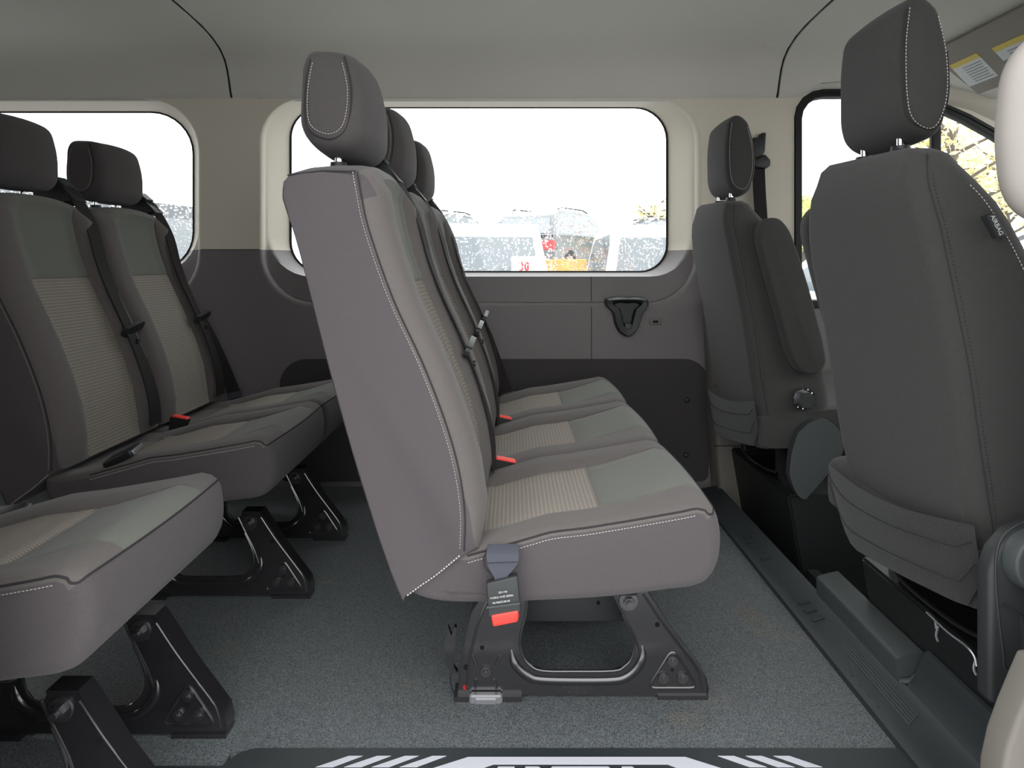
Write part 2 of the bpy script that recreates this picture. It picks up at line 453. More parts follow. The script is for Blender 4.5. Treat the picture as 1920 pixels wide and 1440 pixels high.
HR = rprof([(-.372,1.190),(-.378,1.075),(-.345,1.036),(-.292,1.036),(-.268,1.06),(-.266,1.13),(-.287,1.211),(-.36,1.214)], [.03,.04,.02,.02,.03,.05,.03,.03])
front_idx = [i for i,p in enumerate(HR) if p[0] > -.30]
ME_cush, PIP, STI = cushion_mesh(); ME_back = backrest_mesh()
ME_head = headrest_mesh(HR, .084, .322, .028, [M_hr, M_hr], front=front_idx)
def mk(fn, mats, piv=Vector((0,0,0)), sm=40):
    bm = bmesh.new(); fn(bm)
    for v in bm.verts: v.co -= piv
    me = mesh_of(bm, mats); shade(me, sm); return me
def f_cst(bm): stitches(bm, smooth_path(STI, 3))
ME_cst = mk(f_cst, M_thread)
def f_csp(bm): tube(bm, smooth_path(PIP, 2), .0016, n=6)
ME_csp = mk(f_csp, M_piping)
def f_bst(bm):
    path = smooth_path([(x-.006, .0002, z) for x,z in FSEAM], 5); stitches(bm, path)
def f_bst2(bm): # lower seam
    path = smooth_path([(-.085,.0,.360),(-.12,.0,.331),(-.15,.0,.31),(-.176,.0,.291)],4); stitches(bm, path, r=.0014)
    stitches(bm, smooth_path([(x-.006, .0002, z) for x,z in FSEAM], 5))
ME_bst = mk(f_bst2, M_thread, PIV)
def f_bsp(bm):
    tube(bm, smooth_path([(x+.0015,-.0004,z) for x,z in FSEAM],4), .0013, n=6)
    tube(bm, smooth_path([(x+.004,.002,z) for x,z in REAR],4), .0018, n=6)
    tube(bm, [(-.366,.004,.979),(-.31,.004,.986),(-.255,.004,.985)], .0015, n=6)
ME_bsp = mk(f_bsp, M_piping, PIV)
def f_hst(bm):
    ring = rprof([(-.366,1.185),(-.372,1.082),(-.342,1.052),(-.305,1.052),(-.293,1.075),(-.292,1.13),(-.300,1.195),(-.330,1.215),(-.355,1.21)], .03, 5)
    stitches(bm, [(x,.0935,z) for x,z in ring]+[(ring[0][0],.0935,ring[0][1])])
HRst = [(-.350,1.187),(-.357,1.150),(-.359,1.105),(-.352,1.076),(-.324,1.062),(-.301,1.072),(-.291,1.100),(-.289,1.145),(-.299,1.192)]
ME_hst = mk(lambda bm: stitches(bm, smooth_path([(x,.0822,z) for x,z in HRst],5)), M_thread, PIV)
ME_hsp = mk(lambda bm: tube(bm, smooth_path([(-.325+(x+.325)*1.17,.085,1.13+(z-1.13)*1.12) for x,z in HRst],5), .0014, n=6), M_piping, PIV)
ME_post = mk(lambda bm: cyl(bm, (-.322,0,.99),(-.322,0,1.06), .0065, n=16), M_chrome, PIV)
ME_collar = mk(lambda bm: (cyl(bm, (-.322,0,1.0),(-.322,0,1.022), .0165,.0145, n=20), cyl(bm,(-.322,0,1.004),(-.322,0,1.010),.020,.020,n=20)), M_blkp, PIV)
def f_guide(bm):   # shoulder belt outlet at the top of the backrest
    pr = [(-.385,.965),(-.385,1.035),(-.372,1.056),(-.330,1.050),(-.292,1.012),(-.262,.975)]
    prism(bm, pr, .372, .432)
    bmesh.ops.bevel(bm, geom=bm.edges[:], offset=.007, segments=3, affect='EDGES')
def f_guide2(bm):
    # inset slot frame
    for (a,b) in (((-.3285,1.047),(-.300,1.021)),):
        hexa(bm, [(a[0],.380,a[1]+.001),(b[0],.380,b[1]+.001),(b[0],.424,b[1]+.001),(a[0],.424,a[1]+.001),
                  (a[0]+.003,.380,a[1]+.0045),(b[0]+.003,.380,b[1]+.0045),(b[0]+.003,.424,b[1]+.0045),(a[0]+.003,.424,a[1]+.0045)])
    bmesh.ops.bevel(bm, geom=bm.edges[:], offset=.0015, segments=2, affect='EDGES')
ME_guide = mk(f_guide, M_blkp, PIV); ME_slot = mk(f_guide2, M_shield, PIV)
BELT = [(-.292,.405,1.058),(-.256,.402,1.008)]+[(fseam_x(z)+.026, y, z) for y,z in ((.398,.93),(.392,.84),(.388,.76),(.384,.68),(.386,.60),(.390,.52),(.395,.45),(.398,.385))]
def f_belt(bm):
    ps = smooth_path([(x+.014,y-.006,z) for x,y,z in BELT], 4)
    ribbon(bm, ps, [Vector((.005*math.sin(i*.23),.046,0)) for i in range(len(ps))])
def f_belt_far(bm):   # the outermost belt: its lap part runs down to an anchor beside the seat
    f_belt(bm)
    ps2 = smooth_path([(-.105,.392,.66),(-.078,.415,.58),(-.045,.438,.47),(-.010,.446,.36)],5)
    n = len(ps2); ribbon(bm, ps2, [Vector((.008+.036*i/n,.044-.036*i/n,.010*i/n)) for i in range(n)])
ME_belt = mk(f_belt, M_web, PIV); ME_beltf = mk(f_belt_far, M_web, PIV)
def f_tong(bm):
    c = Vector((fseam_x(.655)+.048,.384,.655))
    pr = rrect(-.041,.041,-.0125,.0125,.009,4)
    ax = Vector((.08,1,.22)).normalized(); up = Vector((.42,-.15,.9)).normalized(); nn = ax.cross(up).normalized()
    rings = [[c+ax*x+up*z+nn*t for x,z in pr] for t in (-.006,-.004,.004,.006)]
    loft(bm, rings)
    pr = [(-.013,-.038),(.013,-.038),(.016,-.008),(-.016,-.008)]
    rings = [[c+ax*x+up*z+nn*t for x,z in pr] for t in (-.0012,.0012)]
    loft(bm, rings)
ME_tong = mk(f_tong, [M_blkp], PIV)
ME_btn = mk(lambda bm: cyl(bm, (fseam_x(.618)+.040,.390,.618),(fseam_x(.618)+.046,.390,.618), .007, n=14), M_blkp, PIV)
def f_blabel(bm):
    c = Vector((-.012,.4445,.372)); hexa(bm, [c+Vector(v) for v in ((-.024,-.008,-.013),(.024,-.008,-.005),(.024,.004,-.005),(-.024,.004,-.013),(-.024,-.008,.008),(.024,-.008,.016),(.024,.004,.016),(-.024,.004,.008))])
ME_blabel = mk(f_blabel, M_webg, PIV)
def f_stub(bm):   # buckle that stands out between two cushions
    c8 = [(-.045,-.014,.345),(-.002,-.014,.365),(-.002,.014,.365),(-.045,.014,.345),(-.040,-.014,.398),(.012,-.012,.388),(.012,.012,.388),(-.040,.014,.398)]
    hexa(bm, c8); bmesh.ops.bevel(bm, geom=bm.edges[:], offset=.003, segments=2, affect='EDGES')
def f_stubr(bm):
    c8 = [(-.036,-.011,.3965),(.010,-.011,.3885),(.010,.011,.3885),(-.036,.011,.3965),(-.034,-.010,.401),(.006,-.010,.3935),(.006,.010,.3935),(-.034,.010,.401)]
    hexa(bm, c8); bmesh.ops.bevel(bm, geom=bm.edges[:], offset=.0015, segments=2, affect='EDGES')
ME_stub = mk(f_stub, M_blkp); ME_stubr = mk(f_stubr, M_red)

for _m in (ME_guide, ME_slot): _m.transform(Matrix.Translation((.026, 0, .032)))
for _m in (ME_belt, ME_beltf, ME_tong, ME_btn, ME_blabel, ME_guide, ME_slot): _m.transform(Matrix.Translation((0, W-.44, 0)))
def seat_unit(root, dx, y0, rec=0, belt=True, far=False, back=0):
    o = wp(root)
    L = Vector((dx, y0, 0))-o
    c = put('cushion', ME_cush, root, L)
    put('stitching', ME_cst, c); put('piping', ME_csp, c)
    R = (0, -math.radians(rec), 0); LP = L+PIV+Vector((back,0,0))
    b = put('backrest', ME_back, root, LP, R); put('stitching', ME_bst, b); put('piping', ME_bsp, b)
    h = put('headrest', ME_head, root, LP, R); put('stitching', ME_hst, h); put('piping', ME_hsp, h)
    for yy in (.148,.252):
        put('headrest_post', ME_post, h, (0,yy,0)); put('post_collar', ME_collar, h, (0,yy,0))
    if belt:
        g = put('belt_outlet', ME_guide, root, LP, R); put('slot_cover', ME_slot, g)
        s = put('seat_belt', ME_beltf if far else ME_belt, root, LP, R); put('belt_tongue', ME_tong, s); put('stop_button', ME_btn, s)
        if far: put('belt_label', ME_blabel, s)
def stub(root, dx, y):
    k = put('buckle', ME_stub, root, Vector((dx,y,0))-wp(root)); tag(put('release_button', ME_stubr, k), 'red release button')

# ---- floor leg of a bench: plate in x,z built at y=0, coordinates read off the nearest leg (depth 1.23)
LY = 1.23
def L2(px, py): q = P(px, py, LY); return (q.x, q.z)
def leg_outline():
    o = [(858,1302),(862,1260),(874,1190),(884,1150),(905,1118),(930,1100),(990,1100),(986,1150),(978,1180),(975,1205),(980,1228),(994,1246),(1018,1256),(1080,1257),(1150,1256),(1170,1248),(1184,1232),(1188,1208),(1180,1180),(1166,1150),(1152,1118),(1160,1100),(1205,1100),(1225,1130),(1262,1188),(1300,1238),(1322,1268),(1327,1290),(1325,1303)]
    return [L2(*p) for p in o]
def f_leg(bm):
    out = leg_outline(); prism(bm, out, -.002, .002)
    # pressed flanges along the outer edges
    for seg in (out[0:6], out[21:29]):
        pts = [Vector((x,0,z)) for x,z in seg]
        rings = [[p+Vector((0,-.006,0)), p+Vector((0,-.006,0))+Vector((0,0,.004)), p+Vector((0,.028,.004)), p+Vector((0,.028,0))] for p in pts]
        loft(bm, rings)
    # raised bead round the opening
    tube(bm, smooth_path([(x,-.002,z) for x,z in out[6:20]],3), .0028, n=8)
    bead = [(962,1236),(972,1252),(990,1266),(1012,1273),(1080,1275),(1150,1274),(1176,1267),(1195,1250),(1205,1228)]
    pts = smooth_path([(L2(*p)[0],.001,L2(*p)[1]) for p in [(958,1212)]+bead+[(1203,1204)]],4)
    tube(bm, pts, [.0095*min(1,.15+i/6,.15+(len(pts)-1-i)/6) for i in range(len(pts))], n=12)
    tube(bm, smooth_path([(L2(*p)[0],-.001,L2(*p)[1]) for p in [(876,1290),(880,1240),(892,1185),(905,1145),(920,1115)]],4), .003, n=8)
    tube(bm, smooth_path([(L2(*p)[0],-.001,L2(*p)[1]) for p in [(1205,1112),(1240,1165),(1285,1225),(1308,1258),(1316,1292)]],4), .003, n=8)
    tube(bm, smooth_path([(L2(*p)[0],-.001,L2(*p)[1]) for p in [(1150,1112),(1168,1150),(1188,1190),(1200,1225)]],4), .003, n=8)
    # raised triangular boss
    tri = rprof([L2(1260,1215), L2(1308,1288), L2(1214,1288)], .016, 5)
    tube(bm, [(x,-.001,z) for x,z in tri], .0032, n=8, closed=True)
    # small pressed ribs left
    for a,b in (((886,1228),(893,1246)),((938,1228),(931,1246)),((893,1272),(892,1290)),((927,1272),(931,1290))):
        A = L2(*a); B = L2(*b); tube(bm, [(A[0],-.002,A[1]),(B[0],-.002,B[1])], .0028, n=8)
    # feet
    a = L2(852,1300); b = L2(978,1314); box(bm, (a[0],-.012,0), (b[0],.03,.010))
    a = L2(1232,1300); b = L2(1326,1312); box(bm, (a[0],-.006,0), (b[0],.03,.008))
def f_bolts(cs, r=.0105):
    def f(bm):
        for px,py in cs:
            x,z = L2(px,py)
            cyl(bm, (x,-.0025,z),(x,-.006,z), r, r*.95, 20); cyl(bm, (x,-.006,z),(x,-.009,z), r*.62, r*.55, 6)
            cyl(bm, (x,-.009,z),(x,-.0105,z), r*.3, r*.3, 8)
    return f
def f_holes(cs):
    def f(bm):
        for px,py,r in cs:
            x,z = L2(px,py); cyl(bm, (x,-.0024,z),(x,-.0030,z), r, r, 16)
    return f
M_hole = mat('dark_hole', (4,4,4), .9)
def f_text(bm):
    pass
def text_mesh(s, size, ext=.0003):
    cu = bpy.data.curves.new('t','FONT'); cu.body = s; cu.size = size; cu.extrude = ext; cu.align_x = 'CENTER'; cu.align_y = 'CENTER'; cu.resolution_u = 2
    o = bpy.data.objects.new('t', cu); COL.objects.link(o); dg = bpy.context.evaluated_depsgraph_get()
    me = bpy.data.meshes.new_from_object(o.evaluated_get(dg)); bpy.data.objects.remove(o); return me
ME_leg = mk(f_leg, M_blkm)
def bead_bolt(cs, r=.0105): return mk(f_bolts(cs, r), M_bolt)
ME_bolt = bead_bolt([(1260,1237)]); TRI = [(1260,1237),(1243,1269),(1279,1269)]
x0,z0 = L2(*TRI[0])
ME_bigbolt = mk(lambda bm: (cyl(bm,(0,-.002,0),(0,-.005,0),.019,.018,24), cyl(bm,(0,-.005,0),(0,-.012,0),.011,.010,6), cyl(bm,(0,-.012,0),(0,-.020,0),.006,.006,12)), M_bolt)
HOLES = [mk(f_holes([h]), M_hole) for h in ((1232,1170,.0045),(1260,1255,.0028),(874,1250,.005),(904,1213,.004))]
ME_holer = mk(f_holes([(872,1287,.0045)]), mat('red_clip', (150,20,20), .5))
def f_latch(bm):
    a = L2(881,1294); b = L2(942,1315); box(bm, (a[0],-.016,b[1]),(b[0],-.002,a[1])); bmesh.ops.bevel(bm, geom=bm.edges[:], offset=.003, segments=2, affect='EDGES')
    c = L2(893,1300); d = L2(930,1308); bm2 = bmesh.new(); box(bm, (c[0],-.019,d[1]),(d[0],-.015,c[1]))
ME_latch = mk(f_latch, M_silver)
def f_hook(bm):
    poly = [L2(*p) for p in [(840,1175),(846,1192),(852,1175),(856,1178),(853,1215),(850,1250),(858,1262),(852,1262),(836,1248),(833,1210),(836,1200)]]
    prism(bm, poly, .0, .012)
    tube(bm, smooth_path([(L2(*p)[0],.002,L2(*p)[1]) for p in [(850,1256),(844,1272),(848,1295),(860,1308)]],4), .0015, n=6)
ME_hook = mk(f_hook, M_blkm)
def leg(root, dx, y, latch=False, inner=False, text=False):
    L = Vector((dx, y, 0))-wp(root)
    g = put('floor_leg', ME_leg, root, L)
    for p in TRI:
        a = L2(*p); put('bolt', ME_bolt, g, (a[0]-x0, 0, a[1]-z0))
    a = L2(911,1257); put('bolt', ME_bolt, g, (a[0]-x0,0,a[1]-z0))
    a = L2(1178,1125); put('bolt', ME_bigbolt, g, (a[0],0,a[1]))
    for hm in HOLES: put('drilled_hole', hm, g)
    if latch:
        tag(put('floor_latch', ME_latch, g), 'bare steel floor latch'); tag(put('red_indicator', ME_holer, g),'red indicator in a square slot'); put('release_hook', ME_hook, g)
    if text:
        for s,(px,py) in (('PJ-11061-J1 02',(1082,1287)),('31-03-14',(1082,1296))):
            me = text_mesh(s, .0095); me.materials.append(M_bolt)
            q = L2(px,py); o = put('stamped_text', me, g, (q[0], -.0024, q[1]), (math.pi/2,0,0))

# ---- buckle hanging on a strap at the near side of a bench
def side_buckle(root, dx=0, y=1.025, tilt=0):
    def pt(px,py,dy=0): q = P(px,py,1.02); return Vector((q.x+dx, y+dy, q.z))
    bm = bmesh.new()
    ring = [[pt(914,1028,0),pt(972,1027,0),pt(972,1027,.010),pt(914,1028,.010)],
            [pt(912,1036,-.012),pt(973,1036,-.012),pt(973,1036,.010),pt(912,1036,.010)],
            [pt(914,1050,-.013),pt(972,1048,-.013),pt(972,1048,.002),pt(914,1050,.002)],
            [pt(913,1054,-.010),pt(972,1052,-.010),pt(972,1052,.002),pt(913,1054,.002)],
            [pt(920,1068,-.010),pt(962,1066,-.010),pt(962,1066,-.004),pt(920,1068,-.004)],
            [pt(927,1080,-.010),pt(952,1077,-.010),pt(952,1077,-.006),pt(927,1080,-.006)],
            [pt(930,1095,-.010),pt(952,1092,-.010),pt(952,1092,-.006),pt(930,1095,-.006)]]
    loft(bm, ring); s = obj('buckle_strap', bm, M_webg, root, smooth=40)
    tag(s, 'grey webbing strap')
    bm = bmesh.new(); tube(bm, smooth_path([pt(912,1036,-.001),pt(907,1052,-.003),pt(911,1068,-.003),pt(921,1077,-.004)],4), .0012, n=6)
    obj('wire_loop', bm, M_blkp, s)
    bm = bmesh.new()
    c = [pt(912,1088),pt(970,1074),pt(977,1140),pt(916,1150)]
    hexa(bm, [c[3]+Vector((0,-.020,0)), c[2]+Vector((0,-.020,0)), c[2]+Vector((0,-.001,0)), c[3]+Vector((0,-.001,0)),
              c[0]+Vector((0,-.016,0)), c[1]+Vector((0,-.016,0)), c[1]+Vector((0,-.001,0)), c[0]+Vector((0,-.001,0))])
    b = obj('buckle', bm, M_dplas, root, bevel=.003)
    bm = bmesh.new(); c = [pt(921,1144),pt(972,1135),pt(974,1158),pt(922,1167)]
    hexa(bm, [c[3]+Vector((0.003,-.019,0)), c[2]+Vector((-.003,-.019,0)), c[2]+Vector((0,-.003,0)), c[3]+Vector((0,-.003,0)),
              c[0]+Vector((0,-.022,0)), c[1]+Vector((0,-.022,0)), c[1]+Vector((0,-.003,0)), c[0]+Vector((0,-.003,0))])
    tag(obj('release_button', bm, M_red, b, bevel=.003), 'bright red release button')
    bm = bmesh.new(); hexa(bm, [pt(913,1131,-.0215),pt(975,1123,-.0215),pt(975,1123,-.018),pt(913,1131,-.018),pt(913,1128,-.0215),pt(975,1120,-.0215),pt(975,1120,-.018),pt(913,1128,-.018)])
    obj('ridge', bm, M_shield, b)
    return b

# ---------------------------------------------------------------- second row bench
bench = thing('bench_seat', (-.0,1.70,0), 'grey three-place bench seat in the middle, its dark side panel facing the open door', 'seat')
for i in range(3): seat_unit(bench, 0, 1.04+W*i, 0, far=i==2)
stub(bench, .0, 1.04+W); stub(bench, -.01, 1.04+2*W)
b = side_buckle(bench)
for s,px,py in (('E4 00123456 R4',940,1118),('MADE 2014 17/05/14',941,1109),('03-1125',943,1101)):
    me = text_mesh(s, .0041, .0001); me.materials.append(M_white); q = P(px,py,1.02)
    put('printed_text', me, b, Vector((q.x, 1.0030+(1118-py)*.00012, q.z))-wp(b), (math.radians(92), math.radians(-8)+math.pi, 0))
leg(bench, 0, 1.23, latch=True, text=True); leg(bench, 0, 1.75)
bm = bmesh.new()
q0 = P(985,1118,1.4); q1 = P(1172,1118,1.4)
box(bm, (-.14,1.235,.225),(.22,2.14,.262)); 
obj('cross_beam', bm, M_blkm, bench, bevel=.006)
bm = bmesh.new(); box(bm, (.015,1.300,.108),(.24,1.306,.25)); ep = obj('end_plate', bm, M_dplas, bench, bevel=.001)
q = P(1122,1131,1.298); bm = bmesh.new(); cyl(bm, (q.x,1.2995,q.z),(q.x,1.2985,q.z), .004,.004,14); obj('drilled_hole', bm, M_hole, ep)
bm = bmesh.new(); box(bm, (-.06,1.50,.0),(.27,1.506,.22)); obj('under_seat_shade', bm, M_rubber, bench)  # black sheet added to stand in for the shade under the bench
bm = bmesh.new(); box(bm, (.02,1.52,.175),(.26,2.2,.235))
obj('seat_pan', bm, M_shield, bench, bevel=.004)
bm = bmesh.new(); box(bm, (-.12,1.10,.26),(.22,2.18,.285)); obj('cushion_base', bm, M_blkp, bench, bevel=.01)

# ---------------------------------------------------------------- third row
DX3 = -.878
bench3 = thing('bench_seat', (DX3,1.92,0), 'grey two-place bench seat by the far wall at the left, with woven light backrest inserts', 'seat')
for i in range(2): seat_unit(bench3, DX3, 1.44+W*i, 1.2, far=i==1, back=-.080)
stub(bench3, DX3-.06, 1.44+W)
leg(bench3, DX3, 1.60); leg(bench3, DX3, 1.934)
bm = bmesh.new(); box(bm, (DX3-.12,1.47,.26),(DX3+.20,2.20,.285)); obj('cushion_base', bm, M_blkp, bench3, bevel=.01)
single = thing('single_seat', (DX3,1.03,0), 'grey single seat cut by the left edge, nearest to the open door', 'seat')
seat_unit(single, DX3-.005, .815, 1.2, back=-.080)
leg(single, DX3, .93); leg(single, DX3, 1.13)
bm = bmesh.new(); box(bm, (DX3-.12,.87,.26),(DX3+.20,1.19,.285)); obj('cushion_base', bm, M_blkp, single, bevel=.01)

def loose_buckle(root, a, b, wv, base, strap=None):
    """buckle lying from a to b, width vector wv; base = strap root"""
    a = Vector(a); b = Vector(b); wv = Vector(wv); up = (b-a).cross(wv).normalized()*.018
    if up.z < 0: up = -up
    bm = bmesh.new(); hexa(bm, [a-wv/2-up/2, b-wv/2-up/2, b+wv/2-up/2, a+wv/2-up/2, a-wv/2+up/2, b-wv/2+up/2, b+wv/2+up/2, a+wv/2+up/2])
    k = obj('buckle', bm, M_blkp, root, bevel=.005)
    bm = bmesh.new(); d = (b-a).normalized(); e = b+d*.0005
    hexa(bm, [e-wv*.4-up*.35, e+d*.004-wv*.4-up*.35, e+d*.004+wv*.4-up*.35, e+wv*.4-up*.35, e-wv*.4+up*.3, e+d*.004-wv*.4+up*.3, e+d*.004+wv*.4+up*.3, e+wv*.4+up*.3])
    obj('button_rim', bm, M_silver, k, bevel=.0015)
    bm = bmesh.new(); ribbon(bm, smooth_path(base, 5), Vector((.035,.012,0)), .0015); obj('buckle_strap', bm, M_webg if strap is None else strap, root)
Yb = 1.46
loose_buckle(bench3, P(205,866,Yb), P(256,842,Yb), (.012,.028,.016), [P(232,872,Yb), P(225,895,Yb-.01), P(212,925,Yb), P(206,950,Yb+.02)])
loose_buckle(single, P(-20,968,1.20), P(48,957,1.20), (.0,.03,.012), [P(45,966,1.21), P(70,975,1.23)], M_web)

# ================================================================== FRONT SEATS
# built in coordinates where the backrest runs from y=0 (near edge) to y=.49; x,z true
FW = .44
def fb_mesh():
    zs = [.36,.40,.46,.54,.62,.70,.78,.84,.89,.93,.965,.99,1.008,1.02]
    rx = [(.30,.737),(.437,.703),(.536,.687),(.674,.668),(.761,.651),(.839,.635),(.934,.62),(.97,.618),(1.02,.632)]
    fx = [(.30,.93),(.437,.925),(.60,.895),(.74,.852),(.838,.808),(.925,.767),(.98,.728),(1.02,.690)]
    prof_r = [(lerp_pts(rx,z), z) for z in zs]; prof_f = [(lerp_pts(fx,z), z) for z in zs[::-1]]
    rings = []
    # rings horizontal (per z): superellipse-like section in x,y
    bm = bmesh.new(); NS = 40
    for k,z in enumerate(zs):
        xr = lerp_pts(rx,z); xf = lerp_pts(fx,z)
        t = max(0,(z-.80)/.22); half = FW/2*(1-.20*t**2.6) if z > .80 else FW/2*(1-.03*max(0,(.5-z)/.14))
        if k == len(zs)-1: half *= .90; xr += .006; xf -= .004
        r = []
        for (u,v) in rrect(0,1,0,1,.5,9): pass
        cx = (xr+xf)/2; hx = (xf-xr)/2
        rad = min(.045, hx*.9)
        for (x,y) in rrect(cx-hx, cx+hx, FW/2-half, FW/2+half*(1-.36*max(0,(z-.86)/.16)**1.8), (rad*.55,rad*1.1,rad*1.1,min(.075,hx*.95)), 7):
            s = (y-FW/2)/half
            if x < cx: x -= .014*(1-s*s)
            zz = z + (.012*(1-s*s) if k >= len(zs)-2 else 0)
            r.append((x,y,zz))
        rings.append(r)
    loft(bm, rings); me = mesh_of(bm, [M_front]); shade(me, 60); return me, rx, fx
ME_fb, RX, FX = fb_mesh()
def fhalf(z):
    t = max(0,(z-.80)/.22); return FW/2*(1-.20*t**2.6) if z > .80 else FW/2*(1-.03*max(0,(.5-z)/.14))
def f_fst(bm):
    pts = [(lerp_pts(RX,z)+.030, FW/2-fhalf(z)-.0006+.0005, z) for z in (.44,.5,.56,.62,.68,.74,.80,.85,.89,.93,.96,.985)]
    stitches(bm, smooth_path(pts,4), pitch=.0062, ln=.0030, r=.0010)
def f_fst2(bm):
    pts = [(lerp_pts(FX,z)-.042, FW/2-fhalf(z)-.0004, z) for z in (.50,.60,.68,.74,.80,.85,.89,.93,.96)]
    stitches(bm, smooth_path(pts,4), pitch=.0058, ln=.0036, r=.0009)
def f_fsp(bm):
    pts = [(lerp_pts(RX,z)+.022, FW/2-fhalf(z)+.0006, z) for z in (.40,.5,.56,.62,.68,.74,.80,.85,.89,.93,.96,.99,1.006)]
    pts += [(.655,FW/2-fhalf(1.02)*.80,1.021),(.652,FW/2-.10,1.029)]
    tube(bm, smooth_path(pts,4), .0013, n=6)
ME_fst = mk(f_fst, M_threadd); ME_fst2 = mk(f_fst2, M_thread); ME_fsp = mk(f_fsp, M_piping)
FH = rprof([(.660,1.272),(.650,1.20),(.652,1.10),(.664,1.062),(.70,1.045),(.722,1.06),(.738,1.12),(.735,1.20),(.712,1.272),(.685,1.290)], [.02,.04,.04,.02,.02,.02,.04,.05,.03,.02])
fidx = [i for i,p in enumerate(FH) if p[0] > .71]
ME_fh = headrest_mesh(FH, .104, .316, .022, [M_front, M_front], front=fidx, nose=.006, pivot=Vector((0,0,0)))
FHs = [(.664,1.262),(.6575,1.20),(.659,1.12),(.668,1.078),(.694,1.060),(.713,1.073),(.726,1.12),(.724,1.19),(.709,1.255)]
ME_fhs = mk(lambda bm: stitches(bm, smooth_path([(x,.1025,z) for x,z in FHs],5), pitch=.0058, ln=.0036, r=.0009), M_thread)
ME_fhp = mk(lambda bm: tube(bm, smooth_path([(x+(.004 if x>.69 else -.004),.105,z) for x,z in FHs[:-1]],4), .0013, n=6), M_piping)
ME_fpost = mk(lambda bm: cyl(bm,(.68,0,1.0),(.68,0,1.075),.0065,n=16), M_chrome)
ME_fcol = mk(lambda bm: (cyl(bm,(.68,0,1.02),(.68,0,1.040),.018,.015,n=20)), M_blkp)
def f_flap(bm):
    # carpet flap closing the bottom of the backrest: a stiff felt sheet hung in the x = const plane, slightly bowed
    us = [i/16 for i in range(17)]; rings = []
    for v in [0,.12,.3,.5,.7,.85,.94,1]:
        row = []
        for u in us:
            y = -.012+u*(FW+.0)
            top = .445-.045*u+ (-.02*math.sin(u*math.pi)); bot = .312-.070*u
            if u < .08: bot += .05*(1-u/.08)**2
            if u > .75: bot += .10*((u-.75)/.25)**2
            z = top+(bot-top)*v
            x = .688+.012*v-.012*math.sin(u*math.pi)
            row.append(Vector((x,y,z)))
        rings.append(row)
    a = loft(bm, rings, closed=False)
    g = bm.faces[:]; bmesh.ops.solidify(bm, geom=g, thickness=.006)
def f_flaps(bm):
    for (v,o) in ((.30,0),(.72,0)):
        pts = []
        for i in range(17):
            u = i/16; y = -.010+u*(FW-.004); top = .445-.045*u-.02*math.sin(u*math.pi); bot = .312-.070*u
            if u < .08: bot += .05*(1-u/.08)**2
            if u > .75: bot += .10*((u-.75)/.25)**2
            pts.append((.688+.012*v-.012*math.sin(u*math.pi)-.0068, y, top+(bot-top)*v))
        tube(bm, pts, .001, n=5)
ME_flap = mk(f_flap, M_flap); ME_flaps = mk(f_flaps, M_piping)
def f_fcush(bm):
    prof = rprof([(.70,.30),(.70,.40),(.86,.42),(1.02,.43),(1.22,.47),(1.27,.45),(1.27,.37),(1.20,.31)], [.02,.03,.05,.05,.03,.03,.04,.03])
    rings = []; n = 0
    for y,s in ((0,.9),(.01,.97),(.03,1),(.10,1),(.24,.985),(.38,1),(.45,1),(.47,.97),(.48,.9)):
        c = Vector((.98,.37)); rings.append([(c.x+(x-c.x)*s, y, c.y+(z-c.y)*s) for x,z in prof])
    loft(bm, rings)
ME_fc = mk(f_fcush, M_front)
def f_shield(bm):   # plastic side shield, teardrop
    poly = [(1480,890),(1484,850),(1496,812),(1518,792),(1540,785),(1558,790),(1574,806),(1584,830),(1580,850),(1560,880),(1510,938),(1498,932),(1488,915)]
    pts = [P(a,b,1.80) for a,b in poly]
    prism(bm, rprof([(p.x,p.z) for p in pts], .012, 3), -.030, -.004)
    bmesh.ops.bevel(bm, geom=[e for e in bm.edges if len(e.link_faces)==2 and e.calc_face_angle(0)>.8], offset=.005, segments=3, affect='EDGES')
def f_knob(bm):
    q = P(1512,750,1.80)
    cyl(bm, (q.x,-.004,q.z),(q.x,-.016,q.z), .030,.030,28)
    for k in range(12):
        a = k*math.pi/6; cyl(bm, (q.x+.029*math.cos(a),-.006,q.z+.029*math.sin(a)),(q.x+.029*math.cos(a),-.018,q.z+.029*math.sin(a)), .004,.004,8)
def f_knobc(bm):
    q = P(1512,750,1.80); cyl(bm, (q.x,-.014,q.z),(q.x,-.036,q.z), .0235,.0215,28)
ME_shield = mk(f_shield, M_shield); ME_knob = mk(f_knob, M_chrome); ME_knobc = mk(f_knobc, M_dplas)
def f_arm(bm):   # folded armrest, y -.05..0 relative to near side
    pts = [P(a,b,1.78) for a,b in [(1422,450),(1424,425),(1438,408),(1462,407),(1482,430),(1500,480),(1520,545),(1545,640),(1552,680),(1540,700),(1520,705),(1496,695),(1480,665),(1460,590),(1440,520)]]
    prof = [(p.x,p.z) for p in pts]; prof = rprof(prof, .02, 3); c = Vector((.76,.74)); rings = []
    for y,e in ((-.052,.010),(-.049,.004),(-.043,.001),(-.030,0),(-.012,0),(-.006,.003),(-.002,.009)):
        r = []
        n = len(prof)
        for j,(x,z) in enumerate(prof):
            t = Vector(prof[(j+1)%n])-Vector(prof[j-1]); q = Vector((t.y,-t.x)).normalized()
            if (c-Vector((x,z))).dot(q) < 0: q = -q
            r.append((x+q.x*e, y, z+q.y*e))
        rings.append(r)
    loft(bm, rings)
ME_arm = mk(f_arm, M_front, sm=60)
def f_base(bm):     # steel/plastic seat box under a front seat, hollow front visible from the passenger floor
    hexa(bm, [(.83,-.02,-.11),(1.20,-.02,-.11),(1.20,.47,-.11),(.83,.47,-.11),(.78,-.02,.18),(1.20,-.02,.18),(1.20,.47,.18),(.78,.47,.18)])
